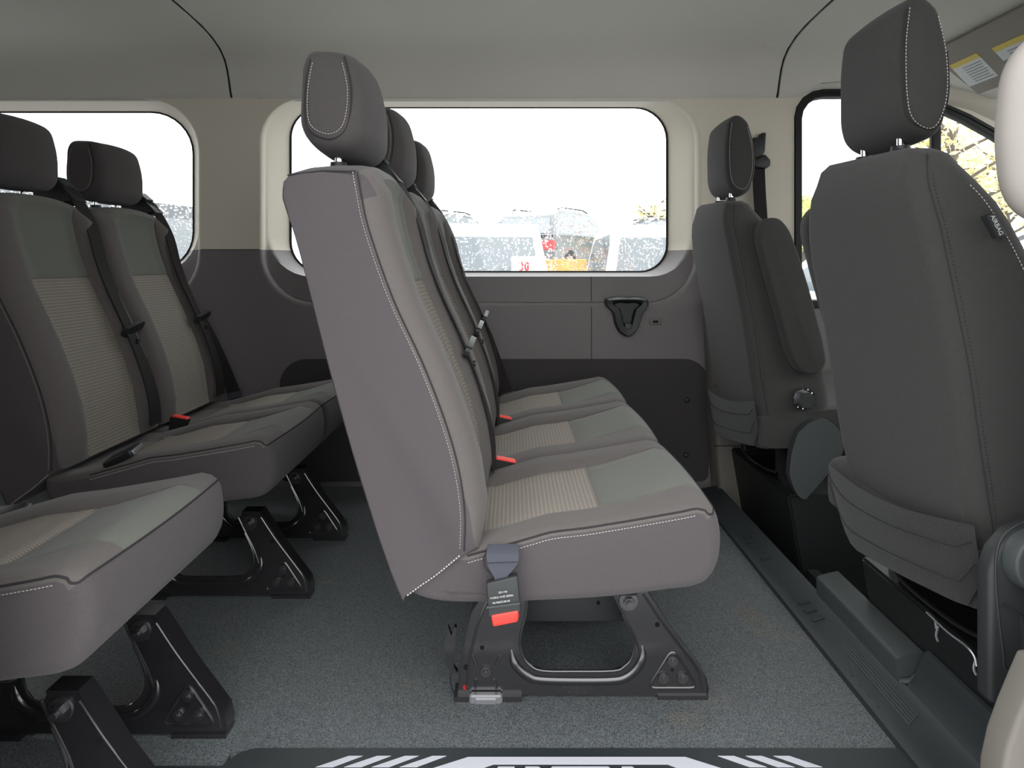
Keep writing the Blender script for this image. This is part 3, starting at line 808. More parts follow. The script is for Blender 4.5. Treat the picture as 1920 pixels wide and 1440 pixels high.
ME_fbase = mk(lambda bm: (f_base(bm), bmesh.ops.bevel(bm, geom=bm.edges[:], offset=.006, segments=2, affect='EDGES')), M_blkp)
def f_rail(bm):
    for y in (.06,.36): 
        box(bm, (.80,y,.18),(1.18,y+.035,.215)); box(bm, (.79,y+.006,.215),(1.18,y+.03,.30))
    tube(bm, smooth_path([(.79,.09,.21),(.775,.16,.205),(.775,.30,.205),(.79,.375,.21)],5), .004, n=8)
ME_rail = mk(f_rail, M_blkm)
def f_wire(bm):
    tube(bm, smooth_path([(.772,.20,.17),(.772,.205,.185),(.768,.22,.189),(.766,.16,.187),(.768,.12,.188),(.772,.105,.18),(.773,.10,.165)],5), .0022, n=8)
    for y in (.105,.20): tube(bm, smooth_path([(.776,y,.175),(.772,y,.158),(.772,y-.006,.150)],3), .0022, n=6)
ME_wire = mk(f_wire, M_silver)
def front_seat(root, y0, driver):
    L = Vector((0,y0,0))-wp(root)
    b = put('backrest', ME_fb, root, L); put('stitching', ME_fst, b); put('piping', ME_fsp, b)
    if not driver: put('stitching', ME_fst2, b)
    h = put('headrest', ME_fh, root, L); put('stitching', ME_fhs, h); put('piping', ME_fhp, h)
    for yy in (.155,.27): put('headrest_post', ME_fpost, h, (0,yy,0)); put('post_collar', ME_fcol, h, (0,yy,0))
    f = put('backrest_flap', ME_flap, root, L); put('flap_seam', ME_flaps, f); tag(f, 'dark felt flap')
    put('cushion', ME_fc, root, L); put('seat_box', ME_fbase, root, L); put('slide_rail', ME_rail, root, L)
    if driver:
        a = put('armrest', ME_arm, root, L+Vector((0,-.002,0)))
        s = put('side_shield', ME_shield, root, L+Vector((0,-.0,0)))
        k = put('recline_knob', ME_knob, root, L); put('knob_cap', ME_knobc, k)
    else:
        put('armrest', ME_arm, root, L+Vector((-.035,FW+.054,.0)))
        put('wire_clip', ME_wire, root, L)
driver = thing('driver_seat', (.95,2.06,-.11), 'dark front seat by the far wall, armrest folded up at its side', 'seat')
front_seat(driver, 1.83, True)
pas = thing('passenger_seat', (.95,1.18,-.11), 'large dark front seat at the right edge with a felt flap and AIRBAG tag', 'seat')
front_seat(pas, .965, False)
# near side shield with a round adjuster
bm = bmesh.new()
poly = [P(a,b,.93) for a,b in [(1832,1300),(1832,1060),(1845,1020),(1875,985),(1920,965),(2080,960),(2200,1000),(2200,1330)]]
prism(bm, [(p.x,p.z) for p in poly], .905, .935); sh = obj('side_shield', bm, M_dplas, pas, bevel=.008); 
bm = bmesh.new(); q = P(1942,1050,.90)
cyl(bm, (q.x,.906,q.z),(q.x,.880,q.z), .046,.042,36); obj('recline_knob', bm, M_shield, sh, bevel=.004)
bm = bmesh.new(); tube(bm, smooth_path([P(a,b,.905) for a,b in [(1990,965),(1930,975),(1885,1000),(1868,1040),(1868,1110),(1880,1220),(1890,1260),(1960,1310)]],5), .0018, n=6)
tube(bm, [P(a,b,.905) for a,b in [(1875,1130),(1915,1155),(1922,1260)]], .003, n=6)
obj('shield_ridge', bm, M_dplas, sh)
# AIRBAG tag
bm = bmesh.new(); A = [P(a,b,.94) for a,b in [(1848,405),(1862,400),(1885,438),(1868,447)]]
A = [Vector((p.x, .9590, p.z)) for p in [P(a,b,.96) for a,b in [(1848,405),(1862,400),(1885,438),(1868,447)]]]
me_t = None
hexa(bm, [A[3]+Vector((0,-.002,0)),A[2]+Vector((0,-.002,0)),A[2]+Vector((0,.012,0)),A[3]+Vector((0,.012,0)),A[0]+Vector((0,-.002,0)),A[1]+Vector((0,-.002,0)),A[1]+Vector((0,.012,0)),A[0]+Vector((0,.012,0))])
tg = obj('airbag_tag', bm, M_dplas, pas, bevel=.0005); tag(tg, 'small grey tag lettered AIRBAG')
me = text_mesh('AIRBAG', .0095, .0002); me.materials.append(M_white)
c = sum(A, Vector())/4; d = (A[3]-A[0])
put('tag_text', me, tg, Vector((c.x+.000,.9565,c.z))-wp(tg), (math.pi/2, math.atan2(-d.z, d.x), 0))

# ================================================================== FLOOR AREA
bm = bmesh.new(); box(bm, (-3.0,1.092,-.02),(.667,2.42,0)); obj('floor', bm, M_floor, kind='structure')
bm = bmesh.new(); box(bm, (-3.0,.77,-.02),(-.66,1.092,0)); box(bm, (-.66,1.06,-.02),(-.48,1.092,0)); obj('floor', bm, M_floor, kind='structure')
bm = bmesh.new(); box(bm, (.74,.80,-.14),(2.4,2.46,-.12)); obj('floor', bm, M_floorp, kind='structure')
# scuff plate with pale chevrons on the door sill
sc = thing('scuff_plate', (.1,1.0,-.02), 'black sill scuff plate with pale slanted stripes at the bottom edge', 'scuff plate')
bm = bmesh.new()
poly = [(-.66,.80),(.70,.80),(.70,1.094),(.655,1.099),(-.44,1.099),(-.462,1.090),(-.48,1.06),(-.66,1.06)]
v = [bm.verts.new((x,y,.003)) for x,y in poly]; v2 = [bm.verts.new((x,y,-.03)) for x,y in poly]
bm.faces.new(v); bm.faces.new(v2[::-1])
for i in range(len(v)): bm.faces.new((v[i],v[i-1],v2[i-1],v2[i]))
obj('sill_plate', bm, M_floorp, sc, bevel=0)
def gp(px,py,z=.0036):    # pixel on the sill plane
    Y = (H-z)*F/(py-495); return Vector(((px-960)*Y/F, Y, z))
def flat(name, pix, mats, parent, z=.0036):
    bm = bmesh.new(); vs = [bm.verts.new(gp(a,b,z)) for a,b in pix]; f = bm.faces.new(vs); r = bmesh.ops.extrude_face_region(bm, geom=[f])
    for e in r['geom']:
        if isinstance(e, bmesh.types.BMVert): e.co.z -= .0008
    return obj(name, bm, mats, parent, smooth=0)
for x in (592,645,697,749): flat('stripe', [(x,1438),(x+62,1417),(x+88,1417),(x+32,1438)], M_chev, sc)
for x in (1346,1398,1450): flat('stripe', [(x,1417),(x+30,1417),(x+92,1438),(x+60,1438)], M_chev, sc)
flat('stripe', [(812,1440),(878,1419),(1285,1419),(1352,1440),(1270,1440),(1252,1433),(925,1433),(905,1440)], M_chev, sc)
for a,b,c2,d in ((935,965,930,958),(985,1010,990,1018),(1036,1140,1030,1150),(1166,1185,1170,1195)):
    flat('stripe', [(c2-6,1448),(a,1437),(b,1437),(d+6,1448)], M_chev, sc)
# tread strip beside the front seats
ts = thing('tread_strip', (.70,1.55,0), 'black ribbed plastic step strip along the floor edge before the front seats', 'trim strip')
bm = bmesh.new()
prof = [(.663,0),(.665,.011),(.672,.014),(.69,.017),(.735,.026),(.748,.034),(.75,-.12),(.663,-.12)]
ys = [.99,1.02,1.1,1.3,1.6,2.0,2.33]
loft(bm, [[(x,y,z) for x,z in prof] for y in ys]); strip = obj('strip_body', bm, M_floorp, ts, smooth=30)
bm = bmesh.new()
for y0,n,dy in ((1.76,5,.035),(1.46,3,.035)):
    for k in range(n):
        bm = bmesh.new(); y = y0+k*dy; hexa(bm, [(.688,y,.0155),(.715,y+.004,.0205),(.715,y+.018,.0205),(.688,y+.014,.0155),(.688,y,.0195),(.715,y+.004,.0245),(.715,y+.018,.0245),(.688,y+.014,.0195)]); obj('tread_rib', bm, M_floorp, strip)
bm = bmesh.new()
for k in range(5):
    bm = bmesh.new(); x = .700+k*.006; hexa(bm, [(x,1.13+k*.004,.018+k*.0012),(x+.003,1.13+k*.004,.0187+k*.0012),(x+.003,1.36,.0187+k*.0012),(x,1.36,.018+k*.0012),(x,1.13+k*.004,.021+k*.0012),(x+.003,1.13+k*.004,.0217+k*.0012),(x+.003,1.36,.0217+k*.0012),(x,1.36,.021+k*.0012)]); obj('tread_rib', bm, M_shield, strip)
for k in range(4):
    bm = bmesh.new(); y = 1.18+k*.03; hexa(bm, [(.676,y,.0145),(.694,y+.05,.0175),(.694,y+.054,.0175),(.676,y+.004,.0145),(.676,y,.0172),(.694,y+.05,.0202),(.694,y+.054,.0202),(.676,y+.004,.0172)]); obj('tread_rib', bm, M_shield, strip)
# raised platform below the passenger seat box
bm = bmesh.new()
ps = [[(.745,y,.030),(.762,y,.048),(.775,y,.080),(.785,y,.098),(.792,y,.10),(.792,y,-.11),(.745,y,-.11)] for y in (.985,1.0,1.05,1.12,1.19,1.215)]
loft(bm, ps); tag(obj('step_platform', bm, M_floorp, None, bevel=0), 'sloping black plastic step in front of the right seat box', 'step')
# box lid between the seat boxes
bx = thing('storage_box', (.78,1.38,0), 'dark grey lidded box on the floor between the two front seats', 'box')
bm = bmesh.new(); pr = rprof([(.742,-.02),(.742,.072),(.765,.080),(.796,.086),(.796,-.02)], [.004,.007,.01,.004,.004],4)
loft(bm, [[(x,y,z) for x,z in pr] for y in (1.235,1.24,1.3,1.4,1.55,1.56)]); obj('box_body', bm, M_shield, bx, smooth=50, bevel=0)
bm = bmesh.new(); tube(bm, smooth_path([(.745,1.232,.030),(.765,1.226,.036),(.775,1.224,.046),(.785,1.224,.050),(.793,1.226,.050)],4), .006, n=8); obj('latch_lip', bm, M_shield, bx)
# track rails on the cab floor
for k,(a,b) in enumerate((((1433,1035),(1492,1100)),((1457,1030),(1540,1115)))):
    pass
bm = bmesh.new(); box(bm, (.79,1.60,-.12),(.805,2.2,-.03)); tag(obj('floor_rail', bm, M_blkm), 'low black rail on the cab floor, left one of the pair', 'rail')
bm = bmesh.new(); box(bm, (.835,1.60,-.12),(.865,2.2,-.03)); tag(obj('floor_rail', bm, M_dplas), 'low wide grey rail on the cab floor, right one of the pair', 'rail')

# ================================================================== FAR WALL
YF, YG = 2.40, 2.55
G1 = dict(x0=-.882, x1=.618, z0=.802, z1=1.458)
loop1g = rrect(G1['x0'],G1['x1'],G1['z0'],G1['z1'],(.12,.11,.13,.12),8)
loop1f = rrect(-.948,.712,.672,1.452,(.20,.20,.16,.16),8)
loop1m = rrect(-.936,.694,.690,1.453,(.195,.19,.155,.155),8)
loop1n = rrect(-.931,.685,.786,1.454,(.165,.155,.15,.15),8)
loop2g = rrect(-2.75,-1.268,.81,1.44,(.1,.15,.17,.1),8)
loop2f = rrect(-2.85,-1.165,.672,1.452,(.15,.20,.20,.15),8)
loop2m = rrect(-2.83,-1.186,.690,1.452,(.15,.19,.195,.15),8)
loop2n = rrect(-2.79,-1.195,.792,1.452,(.15,.18,.19,.15),8)
dg = [(1.09,.70),(1.09,1.38)]+[(1.09+.08*(1-math.cos(t)),1.38+.078*math.sin(t)) for t in [math.pi/8*k for k in range(1,4)]]+[(1.17,1.458),(1.30,1.460),(1.45,1.450),(1.60,1.412),(1.70,1.368),(1.80,1.312),(1.90,1.250),(2.02,1.165),(2.20,1.02),(2.30,.90),(2.30,.70)]
def grow(poly, d):
    out = []; n = len(poly)
    for i in range(n):
        p = Vector(poly[i]); a = (p-Vector(poly[i-1])).normalized(); b = (Vector(poly[(i+1)%n])-p).normalized()
        na = Vector((-a.y,a.x)); nb = Vector((-b.y,b.x)); m = (na+nb); m = m.normalized()*min(1.6, 1/max(.4,m.normalized().dot(na)))
        out.append(tuple(p+m*d))
    return out
# orientation: dg runs up the left side first (clockwise) so growing uses the left normal = outward
dgo = grow(dg, .032)
SPL = .888
def zmat(c): return 1 if c.z > SPL else 0
outer = [(-3.0,-.12),(2.42,-.12),(2.42,1.06),(2.22,1.10),(2.06,1.23),(1.93,1.32),(1.82,1.38),(1.70,1.44),(1.58,1.478),(1.45,1.49),(1.2,1.49),(-3.0,1.49)]
fill_holes('wall_far', outer, [loop1f, loop2f, dgo], YF, .02, [M_trim, M_beige], zmat, kind='structure', split=SPL)
def reveal(name, lf, lm, ln, lg, mats):
    rings = []; bm = bmesh.new()
    for a,b,ya,yb,n,kind in ((lf,lm,YF,YF+.030,6,1),(lm,ln,YF+.030,YF+.042,4,0),(ln,lg,YF+.042,YG,7,2)):
        for k in range(n):
            t = k/n
            if kind == 1: u = 1-math.cos(t*math.pi/2); v = math.sin(t*math.pi/2); u, v = v**1.0, u   # rounds over the lip
            elif kind == 2: u = t; v = 1-(1-t)**1.3
            else: u = v = t
            rings.append([((1-u)*p[0]+u*q[0], ya+(yb-ya)*v, (1-u)*p[1]+u*q[1]) for p,q in zip(a,b)])
    rings.append([(x,YG,z) for x,z in lg])
    loft(bm, rings, cap=False)
    bmesh.ops.bisect_plane(bm, geom=bm.verts[:]+bm.edges[:]+bm.faces[:], plane_co=(0,0,SPL), plane_no=(0,0,1))
    for f in bm.faces: f.material_index = zmat(f.calc_center_median())
    return obj(name, bm, mats, kind='structure', smooth=60)
reveal('trim_1', loop1f, loop1m, loop1n, loop1g, [M_trim, M_beige]); reveal('trim_2', loop2f, loop2m, loop2n, loop2g, [M_trim, M_beige])
def seal(name, loop, y, r, kind='structure', m=M_rubber):
    bm = bmesh.new(); tube(bm, [(x,y,z) for x,z in loop], r, n=8, closed=True); return obj(name, bm, m, kind=kind, smooth=60)
seal('trim_3', loop1g, YG, .005); seal('trim_4', loop2g, YG, .005)
def pane(name, loop, y, m, gr=.01):
    bm = bmesh.new(); vs = [bm.verts.new((x,y,z)) for x,z in loop]; bm.faces.new(vs); return obj(name, bm, m, kind='structure', smooth=0)
pane('window_1', loop1g, YG+.004, M_wet); pane('window_2', loop2g, YG+.004, M_wet); pane('window_3', dg, YF+.025, M_clear)
# door frame round the driver's window
bm = bmesh.new(); dgi = dg; n = len(dg)
d2 = grow(dg, .020)
loft(bm, [[(x,YF,z) for x,z in dgo],[(x,YF-.008,z) for x,z in grow(dg,.029)],[(x,YF-.008,z) for x,z in grow(dg,.018)],[(x,YF-.003,z) for x,z in grow(dg,.016)],[(x,YF-.003,z) for x,z in grow(dg,.004)],[(x,YF+.004,z) for x,z in dg],[(x,YF+.03,z) for x,z in dg]], cap=False)
obj('door_1', bm, M_rubber, kind='structure', smooth=50)
bm = bmesh.new(); box(bm, (1.575,2.400,.70),(1.612,2.420,1.425)); obj('trim_5', bm, M_rubber, kind='structure', bevel=.006)

# vertical joint lines of the trim and the pillars
bm = bmesh.new(); x = P(1109,600,YF).x; box(bm, (x-.0012,YF-.0012,.47),(x+.0012,YF+.002,.672)); x = P(1109,600,YF+.03).x; box(bm, (x-.0012,YF+.029,.694),(x+.0012,YF+.036,.70)); hexa(bm, [(x-.0012,YF+.0285,.692),(x+.0012,YF+.0285,.692),(x+.0012,YF+.034,.692),(x-.0012,YF+.034,.692),(x-.0012,YF+.0405,.785),(x+.0012,YF+.0405,.785),(x+.0012,YF+.046,.785),(x-.0012,YF+.046,.785)])
box(bm, (-1.165,YF-.0012,SPL-.0012),(-.948,YF+.002,SPL+.0012)); box(bm, (.712,YF-.0012,SPL-.0012),(1.05,YF+.002,SPL+.0012)); obj('trim_7', bm, M_rubber, kind='structure', smooth=0)
# fibre boards
def board(x0,x1,z0,z1,r):
    return fill_holes('lower_board', rrect(x0,x1,z0,z1,r,8), [], YF-.004, .008, [M_board], bev=.003)
bd = board(P(525,0,YF).x, P(1328,0,YF).x, .02, P(0,673,YF).z, (.03,.03,.09,.10))
tag(bd, 'black fibre board low on the far wall, behind the middle bench', 'panel')
bm = bmesh.new()
for i,(a,b) in enumerate(((1047,722),(1288,750),(1286,853),(1030,870))):
    bm = bmesh.new(); q = P(a,b,YF-.006); R = [[(q.x+r*math.cos(t), q.y-h, q.z+r*math.sin(t)) for t in [k*math.pi/8 for k in range(16)]] for r,h in ((.0105,0),(.010,.004),(.007,.008),(.003,.010))]
    loft(bm, R); obj('screw', bm, M_dplas, bd, smooth=60)
# B pillar lower trim at the cab
bm = bmesh.new()
pil = [P(a,b,2.30) for a,b in [(1332,600),(1345,560),(1420,560),(1470,830),(1500,1005),(1372,1005),(1352,985),(1341,840)]]
prism(bm, [(p.x,p.z) for p in pil], 2.28, 2.40); obj('wall_far', bm, M_greyp, kind='structure', bevel=.015)
bm = bmesh.new(); box(bm, (P(1338,0,2.28).x,2.2785,P(0,836,2.28).z-.001),(P(1440,0,2.28).x,2.281,P(0,836,2.28).z+.0015)); obj('trim_8', bm, M_rubber, kind='structure')

# holder moulded on the wall
hd = thing('wall_holder', (P(1176,0,2.395).x,2.405,P(0,632,2.395).z), 'black funnel shaped holder moulded on the far wall trim', 'holder')
YH = 2.38
def HP(a,b,y=YH): q = P(a,b,YH); return Vector((q.x,y,q.z))
bm = bmesh.new()
sh_o = [(1137,560),(1176,558),(1214,560),(1216,572),(1206,585),(1200,605),(1192,622),(1176,632),(1160,622),(1152,605),(1148,585),(1135,572)]
R1 = [HP(a,b,2.41) for a,b in sh_o]; R2 = [HP(1176+(a-1176)*.97,596+(b-596)*.97,2.37) for a,b in sh_o]; R3 = [HP(1176+(a-1176)*.90,594+(b-594)*.92,2.362) for a,b in sh_o]
sh_i = [(1148,566),(1176,565),(1203,566),(1203,570),(1192,580),(1188,595),(1184,610),(1176,616),(1168,610),(1164,595),(1160,580),(1148,570)]
R4 = [HP(a,b,2.364) for a,b in sh_i]; R5 = [HP(1176+(a-1176)*.8,592+(b-592)*.85,2.387) for a,b in sh_i]
loft(bm, [R1,R2,R3,R4,R5], cap=False)
bm.faces.new([bm.verts.new(p) for p in R5][::-1])
bmesh.ops.remove_doubles(bm, verts=bm.verts, dist=1e-5); bmesh.ops.subdivide_edges(bm, edges=bm.edges[:], cuts=1, smooth=.4)
obj('holder_body', bm, M_blkp, hd, smooth=50)
bm = bmesh.new(); a = HP(1171,606,2.37); b = HP(1183,616,2.37); box(bm, (a.x,2.360,b.z),(b.x,2.382,a.z)); obj('latch', bm, M_shield, hd, bevel=.002)
us = thing('usb_socket', (P(1228,0,2.395).x,2.40,P(0,603,2.395).z), 'small rectangular charging socket on the far wall beside the black holder', 'socket')
bm = bmesh.new(); a = P(1218,597,2.395); b = P(1240,609,2.395); box(bm, (a.x,2.395,b.z),(b.x,2.404,a.z)); obj('socket_frame', bm, M_greyp, us, bevel=.003)
bm = bmesh.new(); a = P(1224,601,2.395); b = P(1234,605,2.395); box(bm, (a.x,2.394,b.z),(b.x,2.398,a.z)); obj('socket_slot', bm, M_hole, us)

# belt height adjuster and belt on the cab pillar
ba = thing('seat_belt', (P(1425,0,2.40).x,2.40,.9), 'black shoulder belt hanging on the beige pillar behind the driver seat', 'seat belt')
bm = bmesh.new(); a = P(1410,250,2.39); b = P(1432,298,2.39)
prism(bm, [(p.x,p.z) for p in [P(x,y,2.39) for x,y in [(1408,260),(1422,260),(1424,251),(1432,251),(1430,285),(1424,298),(1410,298)]]], 2.365, 2.405); obj('height_adjuster', bm, M_blkp, ba, bevel=.004)
bm = bmesh.new(); prism(bm, [(p.x,p.z) for p in [P(x,y,2.37) for x,y in [(1408,303),(1424,295),(1430,291),(1440,302),(1440,312),(1432,318),(1412,316)]]], 2.345, 2.366); obj('belt_loop', bm, M_blkp, ba, bevel=.004)
bm = bmesh.new(); ribbon(bm, [P(1422,312,2.36),P(1424,360,2.36),P(1428,420,2.36),P(1434,520,2.34),P(1440,640,2.32)], Vector((.048,.006,0))); obj('belt_strap', bm, M_web, ba)

# ================================================================== HEADLINER
bm = bmesh.new()
prof = [(2.412,1.447),(2.400,1.455),(2.390,1.472),(2.378,1.508),(2.362,1.548),(2.34,1.580),(2.30,1.607),(2.24,1.627),(2.16,1.640),(2.0,1.650),(1.6,1.655),(1.2,1.65),(1.0,1.64),(.86,1.60),(.80,1.52),(.78,1.47)]
def zroof(x): return lerp_pts([(1.0,1.70),(1.15,1.64),(1.37,1.535),(1.55,1.49),(1.75,1.44)], x)
def zedge(x): return lerp_pts([(1.03,1.447),(1.08,1.452),(1.13,1.478),(1.20,1.490),(1.45,1.490),(1.58,1.470),(1.70,1.435),(1.82,1.380)], x)
xs = [-3.0,-2.2,-1.5,-1.075,-1.058,-1.052,-1.046,-1.03,-.6,0,.5,.975,.988,.994,1.0,1.012,1.08,1.15,1.25,1.37,1.45,1.52,1.58,1.64,1.70,1.76,1.82]
groove = (-1.052,.994)
rings = []
for x in xs:
    r = []
    for k,(y,z) in enumerate(prof):
        zz = min(z, zroof(x)) if k > 2 else z
        if k <= 2: zz = z-1.447+zedge(x)
        elif k <= 7: zz = min(z, max(zroof(x), 0)) ; zz = zz if x < 1.45 else min(zz, zedge(x)+(k-1)*.03)
        if r: zz = max(zz, r[-1][2]-(.0 if k < 6 else .5))
        g = .006 if x in groove else 0
        r.append((x, y+(g*.7 if k < 7 else 0), zz+g))
    rings.append(r)
loft(bm, rings, closed=False); obj('ceiling', bm, M_liner, kind='structure', smooth=40)
for k,gx in enumerate(groove):
    bm = bmesh.new(); tube(bm, smooth_path([(gx,y+.0035,z+.003) for y,z in prof[:13]],3), .0042, n=8); obj('trim_%d' % (9+k), bm, M_rubber, kind='structure', smooth=60)
# clip caps on the headliner
for (px,py,Y,lab) in ((378,105,2.37,'small round cap on the headliner, left of the left seam'),(492,156,2.40,'small oval cap on the headliner, above the pillar beside the middle bench'),(1441,76,2.28,'small pale cap on the headliner beside the right seam')):
    q = P(px,py,Y); i = min(range(len(prof)), key=lambda k: abs(prof[k][0]-Y)); a,b2 = prof[max(i-1,0)],prof[i+1]
    z = lerp_pts(sorted(prof), Y); q = Vector((q.x, Y, z)); nn = Vector((0, -(abs(b2[1]-a[1])), -abs(a[0]-b2[0]))).normalized()
    u = Vector((1,0,0)); v = nn.cross(u)
    bm = bmesh.new(); loft(bm, [[q+nn*h+u*math.cos(t)*r*1.4+v*math.sin(t)*r for t in [k*math.pi/10 for k in range(20)]] for r,h in ((.014,-.002),(.014,.0012),(.011,.002))])
    tag(obj('headliner_cap', bm, M_liner), lab, 'cap')
# exterior roof skin
bm = bmesh.new(); box(bm, (-3.0,.72,1.70),(1.5,2.5,1.72)); obj('ceiling', bm, M_ext, kind='structure')
bm = bmesh.new(); hexa(bm, [(1.5,.72,1.66),(2.05,.80,1.50),(2.05,2.42,1.50),(1.5,2.5,1.66),(1.5,.72,1.72),(2.05,.80,1.52),(2.05,2.42,1.52),(1.5,2.5,1.72)]); obj('ceiling', bm, M_ext, kind='structure')

# sun visor with warning labels
def VP(s, y, off=0):   # point on the visor face; s 0 at hinge .. 1 at free edge
    n = Vector((-.725,0,-.689)); return Vector((1.37+.13*s, y, 1.515-.137*s))+n*off
vz = thing('sun_visor', VP(0,1.75), 'grey sun visor with two warning labels at the upper right', 'sun visor')
bm = bmesh.new(); hexa(bm, [VP(-.05,1.28,0),VP(1.0,1.28,0),VP(1.0,2.06,0),VP(-.05,2.10,0),VP(-.05,1.28,-.02),VP(1.0,1.28,-.012),VP(1.0,2.06,-.012),VP(-.05,2.10,-.02)])
obj('visor_body', bm, M_visor, vz, bevel=.005)
def vlabel(s0,s1,y0,y1,nm,m,off,par):
    bm = bmesh.new(); hexa(bm, [VP(s0,y0,off),VP(s1,y0,off),VP(s1,y1,off),VP(s0,y1,off),VP(s0,y0,-.001),VP(s1,y0,-.001),VP(s1,y1,-.001),VP(s0,y1,-.001)]); return obj(nm, bm, m, par, smooth=0)
for (s0,s1,y0,y1) in ((.30,.80,1.94,2.062),(.33,.60,1.72,1.885)):
    lb = vlabel(s0,s1,y0,y1,'warning_label',M_label,.0008,vz); vlabel(s0,s0+.09,y0,y1,'label_header',M_yellow,.0012,lb)
    k = 0; s = s0+.14
    while s < s1-.04:
        vlabel(s,s+.018,y0+.008+(k%3)*.004,y1-.035,'print_line',M_labgr,.0011,lb); s += .05; k += 1
# A pillar trim under the visor
bm = bmesh.new()
ap = [(1.55,2.41,1.44),(1.70,2.40,1.40),(1.82,2.39,1.345),(1.95,2.38,1.26),(2.10,2.37,1.16),(2.3,2.35,.98),(2.42,2.34,.86)]
rings = [[(x,2.432,z-.01),(x+.02,2.40,z+.01),(x+.07,2.34,z+.05),(x+.13,2.31,z+.10),(x+.17,2.34,z+.14),(x+.10,2.45,z+.16)] for x,y,z in ap]
loft(bm, rings); obj('trim_11', bm, M_beige, kind='structure', smooth=60)
# wind screen, dashboard wall and the rest of the shell (mostly outside the picture)
bm = bmesh.new(); hexa(bm, [(2.42,.72,-.12),(2.46,.72,-.12),(2.46,2.46,-.12),(2.42,2.46,-.12),(2.55,.72,.80),(2.60,.72,.80),(2.60,2.46,.80),(2.55,2.46,.80)]); obj('wall_front', bm, M_dplas, kind='structure')
bm = bmesh.new(); vs = [bm.verts.new(c) for c in ((2.60,.80,.80),(2.60,2.42,.80),(2.05,2.34,1.50),(2.05,.88,1.50))]; bm.faces.new(vs); obj('window_4', bm, M_clear, kind='structure', smooth=0)
bm = bmesh.new()
for y0,y1,z0,z1 in ((.72,2.5,-.12,.80),(.72,2.5,1.42,1.70),(.72,.92,.80,1.42),(1.56,1.68,.80,1.42),(2.30,2.5,.80,1.42)): box(bm, (-3.04,y0,z0),(-3.0,y1,z1))
obj('wall_rear', bm, M_trim, kind='structure', smooth=0)
for k,(y0,y1) in enumerate(((.92,1.56),(1.68,2.30))):
    bm = bmesh.new(); bm.faces.new([bm.verts.new(c) for c in ((-3.02,y0,.80),(-3.02,y1,.80),(-3.02,y1,1.42),(-3.02,y0,1.42))]); obj('window_%d' % (6+k), bm, M_clear, kind='structure', smooth=0)
nwin = rrect(-2.5,-1.1,.80,1.44,.12,6)
fill_holes('wall_near', [(-3.0,-.12),(-.63,-.12),(-.63,1.5),(-3.0,1.5)], [], .74, .03, [M_trim, M_beige], zmat, kind='structure', split=SPL)
bm = bmesh.new(); box(bm, (-1.95,.62,-.14),(-.575,.70,1.56)); obj('door_2', bm, M_ext, kind='structure', bevel=.02)   # sliding door, slid back
nd = [(1.0,.72),(1.0,1.40),(1.4,1.40),(1.85,1.20),(2.1,.9),(2.1,.72)]
fill_holes('wall_near', [(.675,-.12),(2.42,-.12),(2.42,.82),(2.22,1.10),(1.82,1.40),(1.5,1.5),(.675,1.5)], [nd], .74, .04, [M_trim, M_beige], zmat, kind='structure', split=SPL)
pane('window_5', nd, .735, M_clear)
# foot of the near pillar, grey trim
bm = bmesh.new(); pl = [P(a,b,.80) for a,b in [(1945,1250),(1928,1290),(1905,1345),(1885,1400),(1872,1460),(1868,1560),(2060,1560),(2060,1250)]]
prism(bm, [(p.x+.004,p.z) for p in pl], .80, .84); obj('trim_12', bm, M_greyp, kind='structure', bevel=.006)
# grab handle on the near pillar
bm = bmesh.new(); q = [P(a,b,.80) for a,b in [(2010,100),(1965,108),(1932,150),(1922,235),(1924,300),(1935,352),(1965,372),(2010,380)]]
pth = smooth_path(q, 6); tube(bm, pth, [.034]*len(pth), n=20)
for v in bm.verts: v.co.y = .80+(v.co.y-.80)*.7
gh = obj('grab_handle', bm, M_handle, smooth=60); tag(gh, 'pale grab handle on the near pillar at the right edge', 'handle')

# ================================================================== OUTSIDE
bm = bmesh.new()
gy = [(-14,-.7),(2.6,-.7),(13.6,-.7),(15.8,.42),(20,.62),(28,.85),(120,.88)]
loft(bm, [[(x,y,z) for y,z in gy] for x in (-80,-40,-20,0,20,40,80)], closed=False); 
M_ground = mat('wet_asphalt', (168,168,168), .6, bump=.5, bscale=60, var=.2, vscale=3)
obj('ground', bm, M_ground, kind='structure', smooth=0)
M_cw = mat('car_white', (236,238,242), .25, spec=.5); M_cd = mat('car_dark', (66,70,75), .22, spec=.5, coat=.5); M_cg = mat('car_silver', (150,156,162), .25, .2)
M_cglass = mat('car_window', (98,105,111), .1, spec=1); M_tyre = mat('tyre', (24,24,24), .85); M_tail = mat('tail_lamp_red', (215,36,40), .25); M_rim = mat('wheel_rim', (150,150,155), .35, .7)
CARS = {
 'suv':   dict(L=4.6, W=1.86, body=[(0,.35),(0,.62),(.05,.95),(.35,1.03),(1.2,1.05),(3.4,1.04),(4.45,.98),(4.6,.80),(4.6,.42),(4.4,.28),(.2,.28)], cab=[(.12,1.02),(.42,1.50),(.75,1.66),(2.2,1.70),(2.75,1.62),(3.5,1.06)]),
 'van':   dict(L=5.4, W=1.98, body=[(0,.35),(0,.9),(.05,1.25),(1.2,1.28),(3.6,1.26),(4.6,1.12),(5.3,.95),(5.4,.6),(5.3,.3),(.2,.3)], cab=[(.04,1.24),(.14,1.95),(.35,2.08),(3.2,2.10),(3.7,1.98),(4.5,1.14)]),
 'pickup':dict(L=5.6, W=2.0, body=[(0,.5),(0,1.1),(.05,1.25),(2.0,1.27),(2.2,1.22),(4.2,1.22),(5.3,1.15),(5.6,1.0),(5.6,.55),(5.4,.4),(.2,.4)], cab=[(2.05,1.22),(2.18,1.80),(2.5,1.93),(3.4,1.94),(3.8,1.84),(4.4,1.22)]),
}
